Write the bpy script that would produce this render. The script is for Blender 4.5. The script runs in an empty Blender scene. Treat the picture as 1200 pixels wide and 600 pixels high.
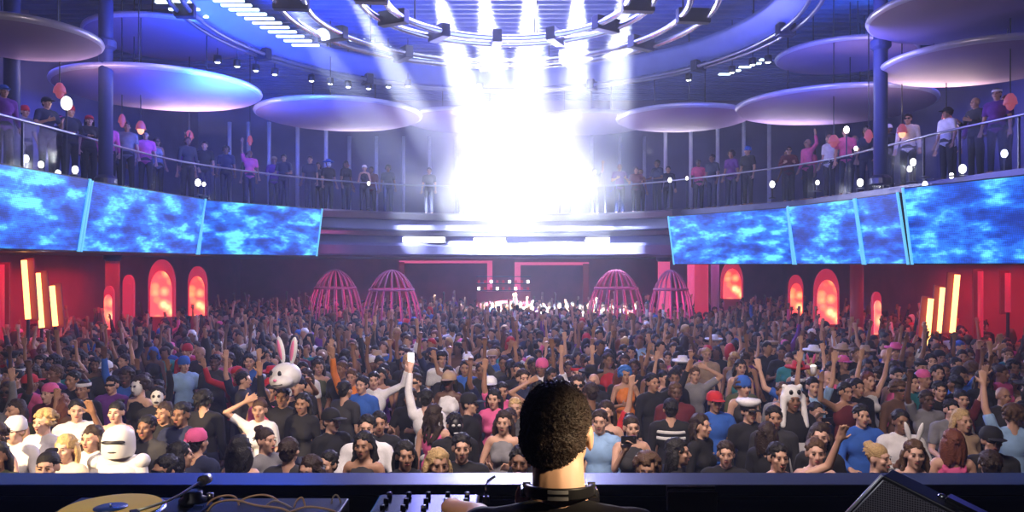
import bpy, math, random
import numpy as np
from mathutils import Vector, Matrix, Euler
R = random.Random(7)
C = bpy.context.scene.collection
SC = bpy.context.scene
PI = math.pi
F = 900.0; CAMZ = 3.3; HY = 310.0

def U(px, py, d):
    """point that stands d metres in front of the camera at photograph position px, py"""
    return Vector(((px-600)/F*d, d, CAMZ+(HY-py)/F*d))

# ------------------------------------------------------------------ camera
cam = bpy.data.cameras.new('camera'); camo = bpy.data.objects.new('camera', cam); C.objects.link(camo)
cam.sensor_width = 36; cam.lens = 27; cam.shift_y = 10/1200
camo.location = (0, 0, CAMZ); camo.rotation_euler = (PI/2, 0, 0)
cam.clip_start = .05; cam.clip_end = 200
SC.camera = camo
SC.view_settings.view_transform = 'Standard'; SC.view_settings.look = 'None'
SC.view_settings.exposure = 0; SC.view_settings.gamma = 1; SC.view_settings.use_curve_mapping = False
SC.cycles.use_denoising = True
SC.cycles.max_bounces = 4; SC.cycles.diffuse_bounces = 2; SC.cycles.glossy_bounces = 3
SC.cycles.transmission_bounces = 3; SC.cycles.transparent_max_bounces = 8; SC.cycles.volume_bounces = 0
SC.cycles.sample_clamp_indirect = 6; SC.cycles.sample_clamp_direct = 0
SC.cycles.caustics_reflective = False; SC.cycles.caustics_refractive = False
# ------------------------------------------------------------------ world
W = bpy.data.worlds.new('world'); SC.world = W; W.use_nodes = True
W.node_tree.nodes['Background'].inputs[0].default_value = (.12, .15, .5, 1)
W.node_tree.nodes['Background'].inputs[1].default_value = .03
hz = W.node_tree.nodes.new('ShaderNodeVolumeScatter'); hz.inputs['Density'].default_value = .0066; hz.inputs['Anisotropy'].default_value = .3
hz.inputs['Color'].default_value = (.62, .70, 1, 1); W.node_tree.links.new(hz.outputs[0], W.node_tree.nodes['World Output'].inputs['Volume'])
# ------------------------------------------------------------------ room lights and added booth spots
def light(name, kind, loc, target, power, color, size=.3, angle=60, blend=.5, size_y=None):
    l = bpy.data.lights.new(name, kind); l.energy = power; l.color = color
    if kind == 'SPOT':
        l.spot_size = math.radians(angle); l.spot_blend = blend; l.shadow_soft_size = size
    elif kind == 'AREA':
        l.size = size
        if size_y: l.shape = 'RECTANGLE'; l.size_y = size_y
        l.spread = math.radians(angle)
    else: l.shadow_soft_size = size
    o = bpy.data.objects.new(name, l); C.objects.link(o); o.location = loc
    o.rotation_euler = (Vector(target)-Vector(loc)).to_track_quat('-Z', 'Y').to_euler()
    return o
L = dict(stage=450, warm=9500, centre=850, wash=450, beam=290000, far=1350)
light('stage_wash', 'AREA', (0, 4.4, 6.6), (0, 12, 1.2), L['stage'], (1, .80, .74), 5, 140, size_y=.5)
light('crowd_wash', 'AREA', (0, 19, 8.3), (0, 14, 0), L['centre'], (.26, .26, 1), 5, 170, size_y=5)
light('crowd_backlight', 'AREA', (0, 26.0, 7.8), (0, 12, 1), L['wash'], (.5, .45, 1), 4, 170, size_y=1)
light('neck_spot', 'SPOT', (2.2, .7, 4.2), (.17, 1.85, 2.84), 900, (1, .74, .46), .06, 6.5, .6)
light('record_fill', 'SPOT', (-1.6, 1.2, 4.6), (-1.27, 2.43, 2.52), 90, (1, .88, .62), .05, 10, .4)  # added unseen spot that brightens the yellow record
light('mixer_fill', 'SPOT', (-.9, 1.0, 4.2), (-.15, 2.15, 2.65), 70, (1, .7, .42), .05, 14, .6)  # extra warm light for the DJ's arm and mixer, without a fixture
light('speaker_fill', 'SPOT', (.4, .5, 4.0), (1.16, 2.34, 2.56), 60, (.9, .88, 1), .06, 10, .5)  # added so the speaker's silver edge catches light
light('cable_fill', 'SPOT', (-1.0, 1.0, 4.2), (-.78, 2.5, 2.52), 60, (1, .82, .62), .05, 14, .6)  # lifts the dark cables; an added light with no lamp modelled
light('booth_blue', 'SPOT', (-1.7, 6.6, 5.6), (-1.7, 3.5, 2.33), 900, (.03, .13, 1), .15, 25, .6)
# ------------------------------------------------------------------ materials
def nodes(name):
    m = bpy.data.materials.new(name); m.use_nodes = True
    nt = m.node_tree; b = nt.nodes['Principled BSDF']
    return m, nt, b
def mat(name, color, rough=.6, metal=0, var=.15, scale=6, bump=0, emit=None, strength=0, coat=0, tint=False):
    m, nt, b = nodes(name)
    tc = nt.nodes.new('ShaderNodeTexCoord'); nz = nt.nodes.new('ShaderNodeTexNoise')
    nz.inputs['Scale'].default_value = scale; nz.inputs['Detail'].default_value = 3
    nt.links.new(tc.outputs['Object'], nz.inputs['Vector'])
    rp = nt.nodes.new('ShaderNodeMapRange'); rp.inputs[3].default_value = 1-var; rp.inputs[4].default_value = 1+var
    nt.links.new(nz.outputs['Fac'], rp.inputs[0])
    mx = nt.nodes.new('ShaderNodeVectorMath'); mx.operation = 'SCALE'
    if tint:
        oi = nt.nodes.new('ShaderNodeObjectInfo'); nt.links.new(oi.outputs['Color'], mx.inputs[0])
    else: mx.inputs[0].default_value = color[:3]
    nt.links.new(rp.outputs[0], mx.inputs['Scale'])
    nt.links.new(mx.outputs[0], b.inputs['Base Color'])
    b.inputs['Roughness'].default_value = rough; b.inputs['Metallic'].default_value = metal
    if coat: b.inputs['Coat Weight'].default_value = coat
    if emit:
        b.inputs['Emission Color'].default_value = (*emit[:3], 1); b.inputs['Emission Strength'].default_value = strength
    if bump:
        bp = nt.nodes.new('ShaderNodeBump'); bp.inputs['Strength'].default_value = bump; bp.inputs['Distance'].default_value = .01
        nt.links.new(nz.outputs['Fac'], bp.inputs['Height']); nt.links.new(bp.outputs[0], b.inputs['Normal'])
    return m
M = {}
M['skin'] = mat('skin', (1, 1, 1), .5, tint=True, var=.08, scale=20)
M['cloth'] = mat('cloth', (1, 1, 1), .85, tint=True, var=.3, scale=9, bump=.4)
M['hair'] = mat('hair', (1, 1, 1), .62, tint=True, var=.5, scale=70, bump=1)
M['eye'] = mat('eye', (.02, .012, .01), .3)
M['lips'] = mat('lips', (.35, .1, .09), .5)
M['mask_white'] = mat('mask_white', (.8, .8, .8), .4)
M['mask_black'] = mat('mask_black', (.008, .008, .01), .4)
M['pink'] = mat('pink_lining', (.8, .2, .4), .7)
M['black'] = mat('black_plastic', (.012, .012, .014), .45)
M['black_gloss'] = mat('black_gloss', (.01, .01, .012), .15)
M['black_mat'] = mat('black_panel', (.0015, .0015, .002), 1)
M['black_mat'].node_tree.nodes['Principled BSDF'].inputs['Specular IOR Level'].default_value = 0
M['ledge'] = mat('ledge_metal', (.09, .10, .15), .36, .6, var=.06, scale=3)
M['chrome'] = mat('chrome', (.75, .76, .8), .22, 1)
M['alu'] = mat('aluminium', (.34, .37, .5), .32, 1, var=.06, scale=3)
M['silver'] = mat('silver_trim', (.8, .8, .84), .45, .5, var=.04)
M['dark_metal'] = mat('dark_metal', (.05, .055, .09), .4, .8)
M['disc'] = mat('canopy_disc_plaster', (.42, .32, .56), .6, var=.08, scale=1.2)
M['disc_rim'] = mat('canopy_disc_rim', (.65, .65, .9), .3, .3)
M['ceil'] = mat('ceiling_slats', (.16, .22, .55), .5, var=.2, scale=2)
M['ceil_dark'] = mat('ceiling_void', (.08, .12, .34), .7)
M['wall_up'] = mat('upper_wall', (.20, .18, .34), .6, var=.4, scale=.8)
M['wall_low'] = mat('lower_wall', (.35, .05, .09), .55, var=.4, scale=1.2)
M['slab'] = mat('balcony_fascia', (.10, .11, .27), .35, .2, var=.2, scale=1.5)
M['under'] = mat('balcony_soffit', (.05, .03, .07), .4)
M['floor'] = mat('floor', (.03, .025, .035), .35, scale=3)
M['post'] = mat('pale_post', (.75, .75, .9), .4)
M['column'] = mat('column_blue', (.035, .05, .16), .5)
M['yellow'] = mat('record_yellow', (.92, .6, .025), .5, var=.03)
M['label_blue'] = mat('record_label', (.03, .06, .25), .35, var=.5, scale=30)
M['cable'] = mat('cable_tan', (.6, .4, .28), .5)
M['cable_grey'] = mat('cable_grey', (.42, .36, .34), .5)
M['brown'] = mat('brown_card', (.09, .055, .045), .7)
M['booth_cloth'] = mat('booth_red_fabric', (.5, .06, .12), .6)
M['cage'] = mat('cage_tube', (.42, .10, .26), .4)
def emis(name, col, s, var=.2, scale=8):
    return mat(name, [a*.25 for a in col], .5, var=var, scale=scale, emit=col, strength=s)
M['white_light'] = emis('white_light', (.85, .95, 1), 9)
M['white_hot'] = emis('white_hot', (.95, .96, 1), 60)
M['ice'] = emis('ice_light', (.72, .93, 1), 3.0)
M['bulb'] = emis('bulb', (.85, .93, 1), 7)
M['flash'] = emis('flash', (1, .98, .95), 5)
M['orange'] = emis('orange_tube', (1, .26, .07), 2.6)
M['orange_core'] = emis('orange_core', (1, .42, .12), 5)
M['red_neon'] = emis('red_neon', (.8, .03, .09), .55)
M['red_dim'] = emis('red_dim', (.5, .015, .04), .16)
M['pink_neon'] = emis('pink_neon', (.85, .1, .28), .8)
M['amber'] = emis('amber_lamp', (1, .42, .25), 1.8)
M['rose'] = emis('rose_lamp', (.8, .16, .26), .35)
M['cove'] = emis('cove_light', (.88, .88, 1), 4)
M['blue_led'] = emis('blue_led', (.1, .45, 1), 6)

def screen_mat():
    m, nt, b = nodes('led_display'); b.inputs['Base Color'].default_value = (.01, .02, .05, 1); b.inputs['Roughness'].default_value = .5
    tc = nt.nodes.new('ShaderNodeTexCoord'); mp = nt.nodes.new('ShaderNodeMapping')
    mp.inputs['Scale'].default_value = (1, 1, 2.6)
    oi = nt.nodes.new('ShaderNodeObjectInfo')
    ad = nt.nodes.new('ShaderNodeVectorMath'); ad.operation = 'ADD'
    nt.links.new(tc.outputs['Object'], ad.inputs[0])
    cx = nt.nodes.new('ShaderNodeCombineXYZ'); ml = nt.nodes.new('ShaderNodeMath'); ml.operation = 'MULTIPLY'; ml.inputs[1].default_value = 40
    nt.links.new(oi.outputs['Random'], ml.inputs[0]); nt.links.new(ml.outputs[0], cx.inputs[0]); nt.links.new(cx.outputs[0], ad.inputs[1])
    nt.links.new(ad.outputs[0], mp.inputs[0])
    nz = nt.nodes.new('ShaderNodeTexNoise'); nz.inputs['Scale'].default_value = 1.1; nz.inputs['Detail'].default_value = 4; nz.inputs['Roughness'].default_value = .6
    nt.links.new(mp.outputs[0], nz.inputs['Vector'])
    cr = nt.nodes.new('ShaderNodeValToRGB'); e = cr.color_ramp.elements
    e[0].position = .34; e[0].color = (.003, .03, .32, 1); e[1].position = .64; e[1].color = (.16, .86, 1, 1)
    x = cr.color_ramp.elements.new(.45); x.color = (.006, .085, .66, 1)
    x = cr.color_ramp.elements.new(.53); x.color = (.02, .22, .9, 1)
    nt.links.new(nz.outputs['Fac'], cr.inputs[0])
    # pixel columns and rows of the display
    fac = None
    for axis, sc in (('BANDS_DIAGONAL', 0), ('X', 9), ('Z', 9)):
        if not sc: continue
        wv = nt.nodes.new('ShaderNodeTexWave'); wv.wave_type = 'BANDS'; wv.bands_direction = axis; wv.inputs['Scale'].default_value = sc
        nt.links.new(tc.outputs['Object'], wv.inputs['Vector'])
        mr = nt.nodes.new('ShaderNodeMapRange'); mr.inputs[3].default_value = .72; mr.inputs[4].default_value = 1.1
        nt.links.new(wv.outputs['Fac'], mr.inputs[0])
        if fac is None: fac = mr.outputs[0]
        else:
            mm = nt.nodes.new('ShaderNodeMath'); mm.operation = 'MULTIPLY'; nt.links.new(fac, mm.inputs[0]); nt.links.new(mr.outputs[0], mm.inputs[1]); fac = mm.outputs[0]
    st = nt.nodes.new('ShaderNodeMath'); st.operation = 'MULTIPLY'; st.inputs[1].default_value = 1.5
    nt.links.new(fac, st.inputs[0])
    nt.links.new(cr.outputs[0], b.inputs['Emission Color']); nt.links.new(st.outputs[0], b.inputs['Emission Strength'])
    return m
M['screen'] = screen_mat()
def lamp_lattice():
    m, nt, b = nodes('amber_lattice')
    tc = nt.nodes.new('ShaderNodeTexCoord'); v = nt.nodes.new('ShaderNodeTexVoronoi'); v.inputs['Scale'].default_value = 3.2
    nt.links.new(tc.outputs['Object'], v.inputs['Vector'])
    cr = nt.nodes.new('ShaderNodeValToRGB'); e = cr.color_ramp.elements
    e[0].position = .2; e[0].color = (1, .72, .28, 1); e[1].position = .62; e[1].color = (.7, .03, .02, 1)
    x = cr.color_ramp.elements.new(.38); x.color = (1, .25, .07, 1)
    nt.links.new(v.outputs['Distance'], cr.inputs[0]); nt.links.new(cr.outputs[0], b.inputs['Emission Color'])
    b.inputs['Emission Strength'].default_value = 1.7
    return m
M['lattice'] = lamp_lattice()
def crowd_mat():
    m, nt, b = nodes('crowd_people'); a = nt.nodes.new('ShaderNodeAttribute'); a.attribute_name = 'tone'
    nt.links.new(a.outputs['Color'], b.inputs['Base Color']); b.inputs['Roughness'].default_value = .75
    return m
M['crowd'] = crowd_mat()
def haze_mat(d, col):
    m = bpy.data.materials.new('haze'); m.use_nodes = True; nt = m.node_tree
    nt.nodes.remove(nt.nodes['Principled BSDF']); v = nt.nodes.new('ShaderNodeVolumeScatter')
    v.inputs['Density'].default_value = d; v.inputs['Anisotropy'].default_value = .35; v.inputs['Color'].default_value = (*col, 1)
    nt.links.new(v.outputs[0], nt.nodes['Material Output'].inputs['Volume'])
    return m
def glass_mat():
    m = bpy.data.materials.new('rail_glass'); m.use_nodes = True; nt = m.node_tree
    nt.nodes.remove(nt.nodes['Principled BSDF']); t = nt.nodes.new('ShaderNodeBsdfTransparent'); g = nt.nodes.new('ShaderNodeBsdfGlossy')
    t.inputs[0].default_value = (.85, .88, 1, 1); g.inputs['Roughness'].default_value = .08; mx = nt.nodes.new('ShaderNodeMixShader'); mx.inputs[0].default_value = .004
    nt.links.new(t.outputs[0], mx.inputs[1]); nt.links.new(g.outputs[0], mx.inputs[2]); nt.links.new(mx.outputs[0], nt.nodes['Material Output'].inputs['Surface'])
    return m
M['glass'] = glass_mat()

# ------------------------------------------------------------------ geometry helpers
class G:
    """collects verts and faces with a material index"""
    def __init__(s): s.v = []; s.f = []; s.m = []; s.n = 0
    def add(s, vf, mi=0):
        V, Fc = vf; V = np.asarray(V, float)
        s.v.append(V); s.f += [tuple(int(i)+s.n for i in f) for f in Fc]; s.m += [mi]*len(Fc); s.n += len(V)
        return s
    def mesh(s, name, mats=(), smooth=True):
        me = bpy.data.meshes.new(name); V = np.concatenate(s.v) if s.v else np.zeros((0, 3))
        me.from_pydata(V.tolist(), [], s.f)
        for m in mats: me.materials.append(m)
        me.polygons.foreach_set('material_index', s.m)
        me.polygons.foreach_set('use_smooth', [smooth]*len(s.f)); me.update()
        return me
    def obj(s, name, mats, parent=None, smooth=False, bevel=0):
        if not isinstance(mats, (list, tuple)): mats = [mats]
        o = bpy.data.objects.new(name, s.mesh(name, mats, smooth)); C.objects.link(o); o.parent = parent
        if bevel:
            b = o.modifiers.new('edge', 'BEVEL'); b.width = bevel; b.segments = 2; b.limit_method = 'ANGLE'
        return o
def box(c, s, rot=None):
    x, y, z = [a/2 for a in s]
    V = np.array([[-x,-y,-z],[x,-y,-z],[x,y,-z],[-x,y,-z],[-x,-y,z],[x,-y,z],[x,y,z],[-x,y,z]])
    if rot is not None: V = V @ np.array(Euler(rot).to_matrix()).T
    return V+np.array(c), [(0,3,2,1),(4,5,6,7),(0,1,5,4),(1,2,6,5),(2,3,7,6),(3,0,4,7)]
def frame_of(d):
    d = np.array(d, float); d /= np.linalg.norm(d)+1e-9
    a = np.array([0, 0, 1.]) if abs(d[2]) < .9 else np.array([1., 0, 0])
    u = np.cross(a, d); u /= np.linalg.norm(u); v = np.cross(d, u); return u, v, d
def rings(pts, rad, n=12, closed=False, uv=None):
    """tube through points with radii"""
    pts = np.array(pts, float); k = len(pts)
    if np.isscalar(rad): rad = [rad]*k
    V = []; Fc = []
    for i in range(k):
        if closed: t = pts[(i+1) % k]-pts[i-1]
        else: t = pts[min(i+1, k-1)]-pts[max(i-1, 0)]
        u, v, _ = frame_of(t)
        for j in range(n):
            a = 2*PI*j/n; V.append(pts[i]+rad[i]*(math.cos(a)*u+math.sin(a)*v))
    for i in range(k if closed else k-1):
        for j in range(n):
            a = i*n+j; b = i*n+(j+1) % n; c = ((i+1) % k)*n+(j+1) % n; d = ((i+1) % k)*n+j; Fc.append((a, b, c, d))
    if not closed: Fc.append(tuple(range(n-1, -1, -1))); Fc.append(tuple(range((k-1)*n, k*n)))
    return np.array(V), Fc
def capsule(p, q, r, s=None, n=12, h=4):
    s = r if s is None else s
    p = np.array(p, float); q = np.array(q, float); d = q-p; L_ = np.linalg.norm(d)
    u, v, w = frame_of(d if L_ > 1e-6 else (0, 0, 1))
    pr = [(p, r, -PI/2*(1-i/h)) for i in range(h+1)]+[(q, s, PI/2*i/h) for i in range(h+1)]
    V = []; Fc = []
    for c, rr, a in pr:
        for j in range(n):
            b = 2*PI*j/n; V.append(c+w*rr*math.sin(a)+(math.cos(b)*u+math.sin(b)*v)*max(rr*math.cos(a), rr*.02))
    for i in range(len(pr)-1):
        for j in range(n): Fc.append((i*n+j, i*n+(j+1) % n, (i+1)*n+(j+1) % n, (i+1)*n+j))
    Fc.append(tuple(range(n-1, -1, -1))); Fc.append(tuple(range((len(pr)-1)*n, len(pr)*n)))
    return np.array(V), Fc
def ell(c, r, rot=None, n=16, h=6):
    V, Fc = capsule((0, 0, 0), (0, 0, 1e-4), 1, 1, n, h)
    V = V*np.array(r)
    if rot is not None: V = V @ np.array(Euler(rot).to_matrix()).T
    return V+np.array(c), Fc
def cone(p, q, r, s, n=14):
    return rings([p, q], [r, s], n)
def lathe(prof, c=(0, 0, 0), n=48, sx=1, sy=1):
    V = []; Fc = []; k = len(prof)
    for i, (r, z) in enumerate(prof):
        for j in range(n):
            a = 2*PI*j/n; V.append((c[0]+sx*r*math.cos(a), c[1]+sy*r*math.sin(a), c[2]+z))
    for i in range(k-1):
        for j in range(n): Fc.append((i*n+j, i*n+(j+1) % n, (i+1)*n+(j+1) % n, (i+1)*n+j))
    return np.array(V), Fc
def prism(poly, z0, z1):
    n = len(poly); V = [(x, y, z0) for x, y in poly]+[(x, y, z1) for x, y in poly]
    Fc = [tuple(range(n-1, -1, -1)), tuple(range(n, 2*n))]+[(i, (i+1) % n, n+(i+1) % n, n+i) for i in range(n)]
    return np.array(V, float), Fc
def tag(o, label=None, cat=None, group=None, kind=None):
    if label: o['label'] = label
    if cat: o['category'] = cat
    if group: o['group'] = group
    if kind: o['kind'] = kind
    return o
def empty(name, loc, rz=0):
    o = bpy.data.objects.new(name, None); C.objects.link(o); o.location = loc; o.rotation_euler = (0, 0, rz); o.empty_display_size = .1
    return o
def struct(name, g, m, **k): return tag(g.obj(name, m, **k), kind='structure')

# ------------------------------------------------------------------ the room
struct('floor', G().add(box((0, 18, -.1), (30, 42, .2))), M['floor'])
edge = [(-9.65, 9), (-9.65, 12.6), (-9.4, 15.9), (-8.95, 20.9), (-6.55, 25.0), (-3.6, 27.1), (0, 27.8), (3.3, 27.3), (5.6, 25.4), (8.15, 21.3), (8.8, 18.2), (9.05, 16.4), (9.35, 15.0), (9.95, 12.4), (9.95, 9)]
BZ = 5.1
slab = edge+[(13.6, 9), (13.6, 36.6), (-13.6, 36.6), (-13.6, 9)]
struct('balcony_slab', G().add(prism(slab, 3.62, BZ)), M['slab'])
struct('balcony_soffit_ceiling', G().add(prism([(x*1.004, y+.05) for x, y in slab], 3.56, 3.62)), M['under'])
for s, nm in ((-1, 'left'), (1, 'right')):
    g = G().add(box((s*13.0, 20, 1.8), (.4, 34, 3.52)))
    struct('wall_lower_'+nm, g, M['wall_low'])
    struct('wall_upper_'+nm, G().add(box((s*13.7, 22, 8.1), (.2, 30, 6.0))), M['wall_up'])
struct('wall_lower_back', G().add(box((0, 36.4, 1.8), (26, .4, 3.52))), M['wall_low'])
struct('wall_upper_back', G().add(box((0, 33.4, 8.1), (27.2, .2, 6.0))), M['wall_up'])
g = G().add(box((0, 22, 11.0), (28, 32, .2)), 1)
for i in range(74): g.add(box((0, 8+i*.38, 10.55), (27.2, .11, .35)), 0)
struct('ceiling', g, [M['ceil'], M['ceil_dark']])
# curved fascia of the far balcony between the two runs of screens
def sweep(path, prof):
    path = np.array(path); V = []; Fc = []; k = len(prof)
    for i in range(len(path)):
        t = path[min(i+1, len(path)-1)]-path[max(i-1, 0)]; t = t/np.linalg.norm(t); nrm = np.array([t[1], -t[0]])
        for o_, z in prof: V.append((path[i][0]+nrm[0]*o_, path[i][1]+nrm[1]*o_, z))
    for i in range(len(path)-1):
        for j in range(k): Fc.append((i*k+j, (i+1)*k+j, (i+1)*k+(j+1) % k, i*k+(j+1) % k))
    Fc.append(tuple(range(k))); Fc.append(tuple(range((len(path)-1)*k, len(path)*k))[::-1])
    return np.array(V), Fc
def smooth_path(p, n=6):
    p = np.array(p, float); out = []
    for i in range(len(p)-1):
        a = p[max(i-1, 0)]; b = p[i]; c = p[i+1]; d = p[min(i+2, len(p)-1)]
        for k in range(n):
            t = k/n; out.append(.5*((2*b)+(c-a)*t+(2*a-5*b+4*c-d)*t*t+(3*b-a-3*c+d)*t**3))
    out.append(p[-1]); return np.array(out)
cpath = smooth_path(edge[4:9], 8)
g = G().add(sweep(cpath, [(.0, 5.1), (.55, 5.1), (.62, 5.04), (.55, 4.86), (.0, 4.86)]), 1)
g.add(sweep(cpath, [(.0, 4.86), (.16, 4.86), (.16, 4.5), (.0, 4.5)]))
g.add(sweep(cpath, [(.0, 4.5), (.4, 4.5), (.55, 4.42), (.5, 4.3), (.0, 4.3)]), 1)
g.add(sweep(cpath, [(.0, 4.05), (.3, 4.05), (.42, 3.95), (.3, 3.66), (.0, 3.66)]))
struct('balcony_fascia_trim', g, [M['slab'], M['alu']], smooth=False)
for (px, w, lb) in ((478, 2.3, 'long white cove light glowing on the balcony fascia above the domed red cage'), (566, 1.5, 'white cove light on the fascia under the glaring lamp bank'), (708, 1.0, 'short slanting white cove light beside the last speaker side screen')):
    p = U(px, 281, 26.0); 
    yb = np.interp(p.x, cpath[:, 0], cpath[:, 1])-.16
    t = empty('cove_light', (p.x, yb, 4.17)); tag(t, lb, 'light', 'cove lights on the far balcony')
    G().add(box((0, .06, 0), (w+.1, .1, .24))).obj('housing', M['dark_metal'], t, bevel=.01); G().add(box((0, -.01, 0), (w, .06, .19))).obj('diffuser', M['cove'], t, bevel=.02)

# LED screens hanging off the balcony front
def led_screen(a, b, label, z0=3.57, z1=5.07, tilt=.26, drop=(0, 0)):
    a = Vector(a); b = Vector(b); mid = (a+b)/2; w = (b-a).length; ang = math.atan2(b.y-a.y, b.x-a.x)
    t = empty('led_screen', (mid.x, mid.y, z0), ang); tag(t, label, 'screen', 'LED screens along the balcony')
    h = z1-z0; s = -1
    g = G(); g.add((np.array([(-w/2, 0, 0), (w/2, 0, 0), (w/2, -tilt, h), (-w/2, -tilt, h), (-w/2, .1, 0), (w/2, .1, 0), (w/2, .1-tilt, h), (-w/2, .1-tilt, h)]), [(0, 1, 2, 3), (7, 6, 5, 4), (0, 4, 5, 1), (3, 2, 6, 7), (1, 5, 6, 2), (0, 3, 7, 4)]))
    g.obj('cabinet', M['black'], t)
    e = .03; g = G()
    def P(x, k, o=-.012): return (x, -tilt*k+o, h*k)
    g.add((np.array([P(-w/2+e, .015), P(w/2-e, .015), P(w/2-e, .985), P(-w/2+e, .985), P(-w/2+e, .015, 0), P(w/2-e, .015, 0), P(w/2-e, .985, 0), P(-w/2+e, .985, 0)]), [(0, 1, 2, 3), (7, 6, 5, 4), (0, 4, 5, 1), (3, 2, 6, 7), (1, 5, 6, 2), (0, 3, 7, 4)]))
    g.obj('display', M['screen'], t)
    for sx in (-1, 1): G().add(box((sx*(w/2-.02), -.02-tilt/2, h/2), (.04, .05, math.hypot(h, tilt)), (math.atan2(tilt, h), 0, 0))).obj('side_strip', M['blue_led2'], t)
    for sx in (-.35, .35): G().add(box((sx*w, .42-tilt/2, h*.55), (.06, .78, .5))).obj('bracket', M['dark_metal'], t)
    return t
M['blue_led2'] = emis('screen_edge', (.16, .62, 1), .95)
def off(p, q, o):
    p = Vector(p); q = Vector(q); d = (q-p).normalized(); n = Vector((d.y, -d.x)); return p+n*o, q+n*o
LS = [(-9.55, 11.0), (-9.33, 14.0), (-9.0, 15.9), (-8.6, 20.6), (-6.1, 24.5)]
def xy(px, d): return ((px-600)/F*d, d)
sl = [((-60, 12.6), (91, 15.9), 'large blue LED screen reaching the frame edge on the record player side'),
      ((93, 16.2), (230, 20.7), 'middle blue LED screen on the balcony above the arched lamps, record player side'),
      ((232, 21.0), (371, 24.5), 'smallest blue LED screen, beside the domed cages on the record player side')]
for a, b, lb in sl: led_screen(xy(*a), xy(*b), lb)
sr = [((790, 24.9), (931, 21.0), 'smallest blue LED screen on the wedge speaker side, next to the curved fascia'),
      ((933, 20.6), (1013, 18.2), 'wider one of the two joined blue LED screens, speaker side'),
      ((1014.5, 18.1), (1066, 16.6), 'narrow blue LED screen between its twin and the large screen, speaker side'),
      ((1069, 15.7), (1290, 12.4), 'large blue LED screen reaching the frame edge on the wedge speaker side')]
for a, b, lb in sr: led_screen(xy(*a), xy(*b), lb, 3.3, 4.86)

# glass rail along the balcony
rail = smooth_path([(x*1.01, y+.12) for x, y in edge[1:-1]], 4)
t = empty('balcony_railing', (0, 27.5, BZ)); tag(t, 'glass balcony railing with thin metal handrail above the LED screens', 'railing')
t.location = (0, 0, 0)
G().add(rings([(x, y, BZ+1.02) for x, y in rail], .028, 8)).obj('handrail', M['alu'], t, smooth=True)
g = G()
for i in range(len(rail)-1):
    a = rail[i]; b = rail[i+1]; g.add((np.array([(a[0], a[1], BZ+.06), (b[0], b[1], BZ+.06), (b[0], b[1], BZ+.97), (a[0], a[1], BZ+.97)]), [(0, 1, 2, 3)]))
gl = g.obj('glass_panel', M['glass'], t); sm = gl.modifiers.new('thickness', 'SOLIDIFY'); sm.thickness = .015
for i in range(0, len(rail), 3):
    a = rail[i]; G().add(box((a[0], a[1]+.03, BZ+.5), (.04, .03, 1.0))).obj('post', M['dark_metal'], t)

# canopy discs under the ceiling
def disc(px, py, R_, d, label, z=None, h=.34):
    p = U(px, py, d); t = empty('canopy_disc', (p.x, p.y, p.z)); tag(t, label, 'ceiling disc', 'round canopy discs over the balcony')
    prof = [(.001, -h*.55), (R_*.35, -h*.52), (R_*.7, -h*.38), (R_*.9, -h*.16), (R_*.975, 0)]
    G().add(lathe(prof, n=64)).obj('dish', M['disc'], t, smooth=True)
    prof = [(R_*.975, 0), (R_, .03), (R_+.02, .08), (R_, .13), (R_*.96, .15), (R_*.5, .17), (.001, .17)]
    G().add(lathe(prof, n=64)).obj('rim', M['disc_rim'], t, smooth=True)
    tz = 10.4-p.z
    for a in (0.5, 2.6, 4.7):
        G().add(cone((R_*.45*math.cos(a), R_*.45*math.sin(a), .15), (R_*.45*math.cos(a), R_*.45*math.sin(a), tz), .015, .015, 6)).obj('hanger_rod', M['dark_metal'], t)
    return t
disc(22, 48, 1.42, 14.5, 'mauve canopy disc nearest on the record player side, above the balcony corner')
disc(188, 108, 2.45, 19.5, 'wide pale mauve canopy disc over the middle screen, record player side')
disc(198, 48, 2.1, 21.0, 'blue-lit canopy disc above the wide mauve disc by the striped lights')
disc(398, 137, 2.5, 23.5, 'pale canopy disc over the smallest screen beside the light beams')
disc(545, 143, 2.2, 27.5, 'hazy white canopy disc at the far end, record side of the glaring lamps')
disc(690, 146, 2.2, 27.8, 'hazy white canopy disc at the far end, speaker side of the glaring lamps')
disc(800, 141, 2.05, 24.0, 'pale grey canopy disc next to the edge of the light column')
disc(975, 127, 2.7, 22.0, 'broad mauve canopy disc over the joined screens, speaker side')
disc(990, 68, 1.85, 21.5, 'violet canopy disc tucked behind two larger ones, by a blue lamp')
disc(1150, 77, 2.0, 16.6, 'rose canopy disc with a bright underside over the near speaker side screen')
disc(1150, 18, 2.1, 15.4, 'dark purple canopy disc overlapping above the rose one')
disc(330, 118, 1.6, 30.0, 'small hidden canopy disc peeking between two larger pale ones') if 0 else None

# ring rigs in the middle of the ceiling
def ring_rig(c, R_, label, tube=.06, gap=.45, nb=24, mat_='alu', tie=3):
    t = empty('ring_truss', c); tag(t, label, 'lighting truss', 'concentric ceiling rings')
    for k, (rr, z) in enumerate(((R_, 0), (R_-gap, 0))):
        pts = [(rr*math.cos(a), rr*math.sin(a), z) for a in np.linspace(0, 2*PI, 97)[:-1]]
        G().add(rings(pts, tube, 8, closed=True)).obj('ring_tube', M[mat_], t, smooth=True)
    for i in range(12):
        a = i*PI/6+.1; G().add(box(((R_-gap/2)*math.cos(a), (R_-gap/2)*math.sin(a), .03), (gap+.16, .22, .3), (0, 0, a))).obj('clamp', M['dark_metal'], t, bevel=.02)
    for i in range(6):
        a = i*PI/3+.3; G().add(cone((R_*math.cos(a)*.97, R_*math.sin(a)*.97, .2), (R_*math.cos(a)*.97, R_*math.sin(a)*.97, 10.4-c[2]), .02, .02, 6)).obj('hanger_rod', M['dark_metal'], t)
    return t
RC = (-.35, 17.9, 8.95)
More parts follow.
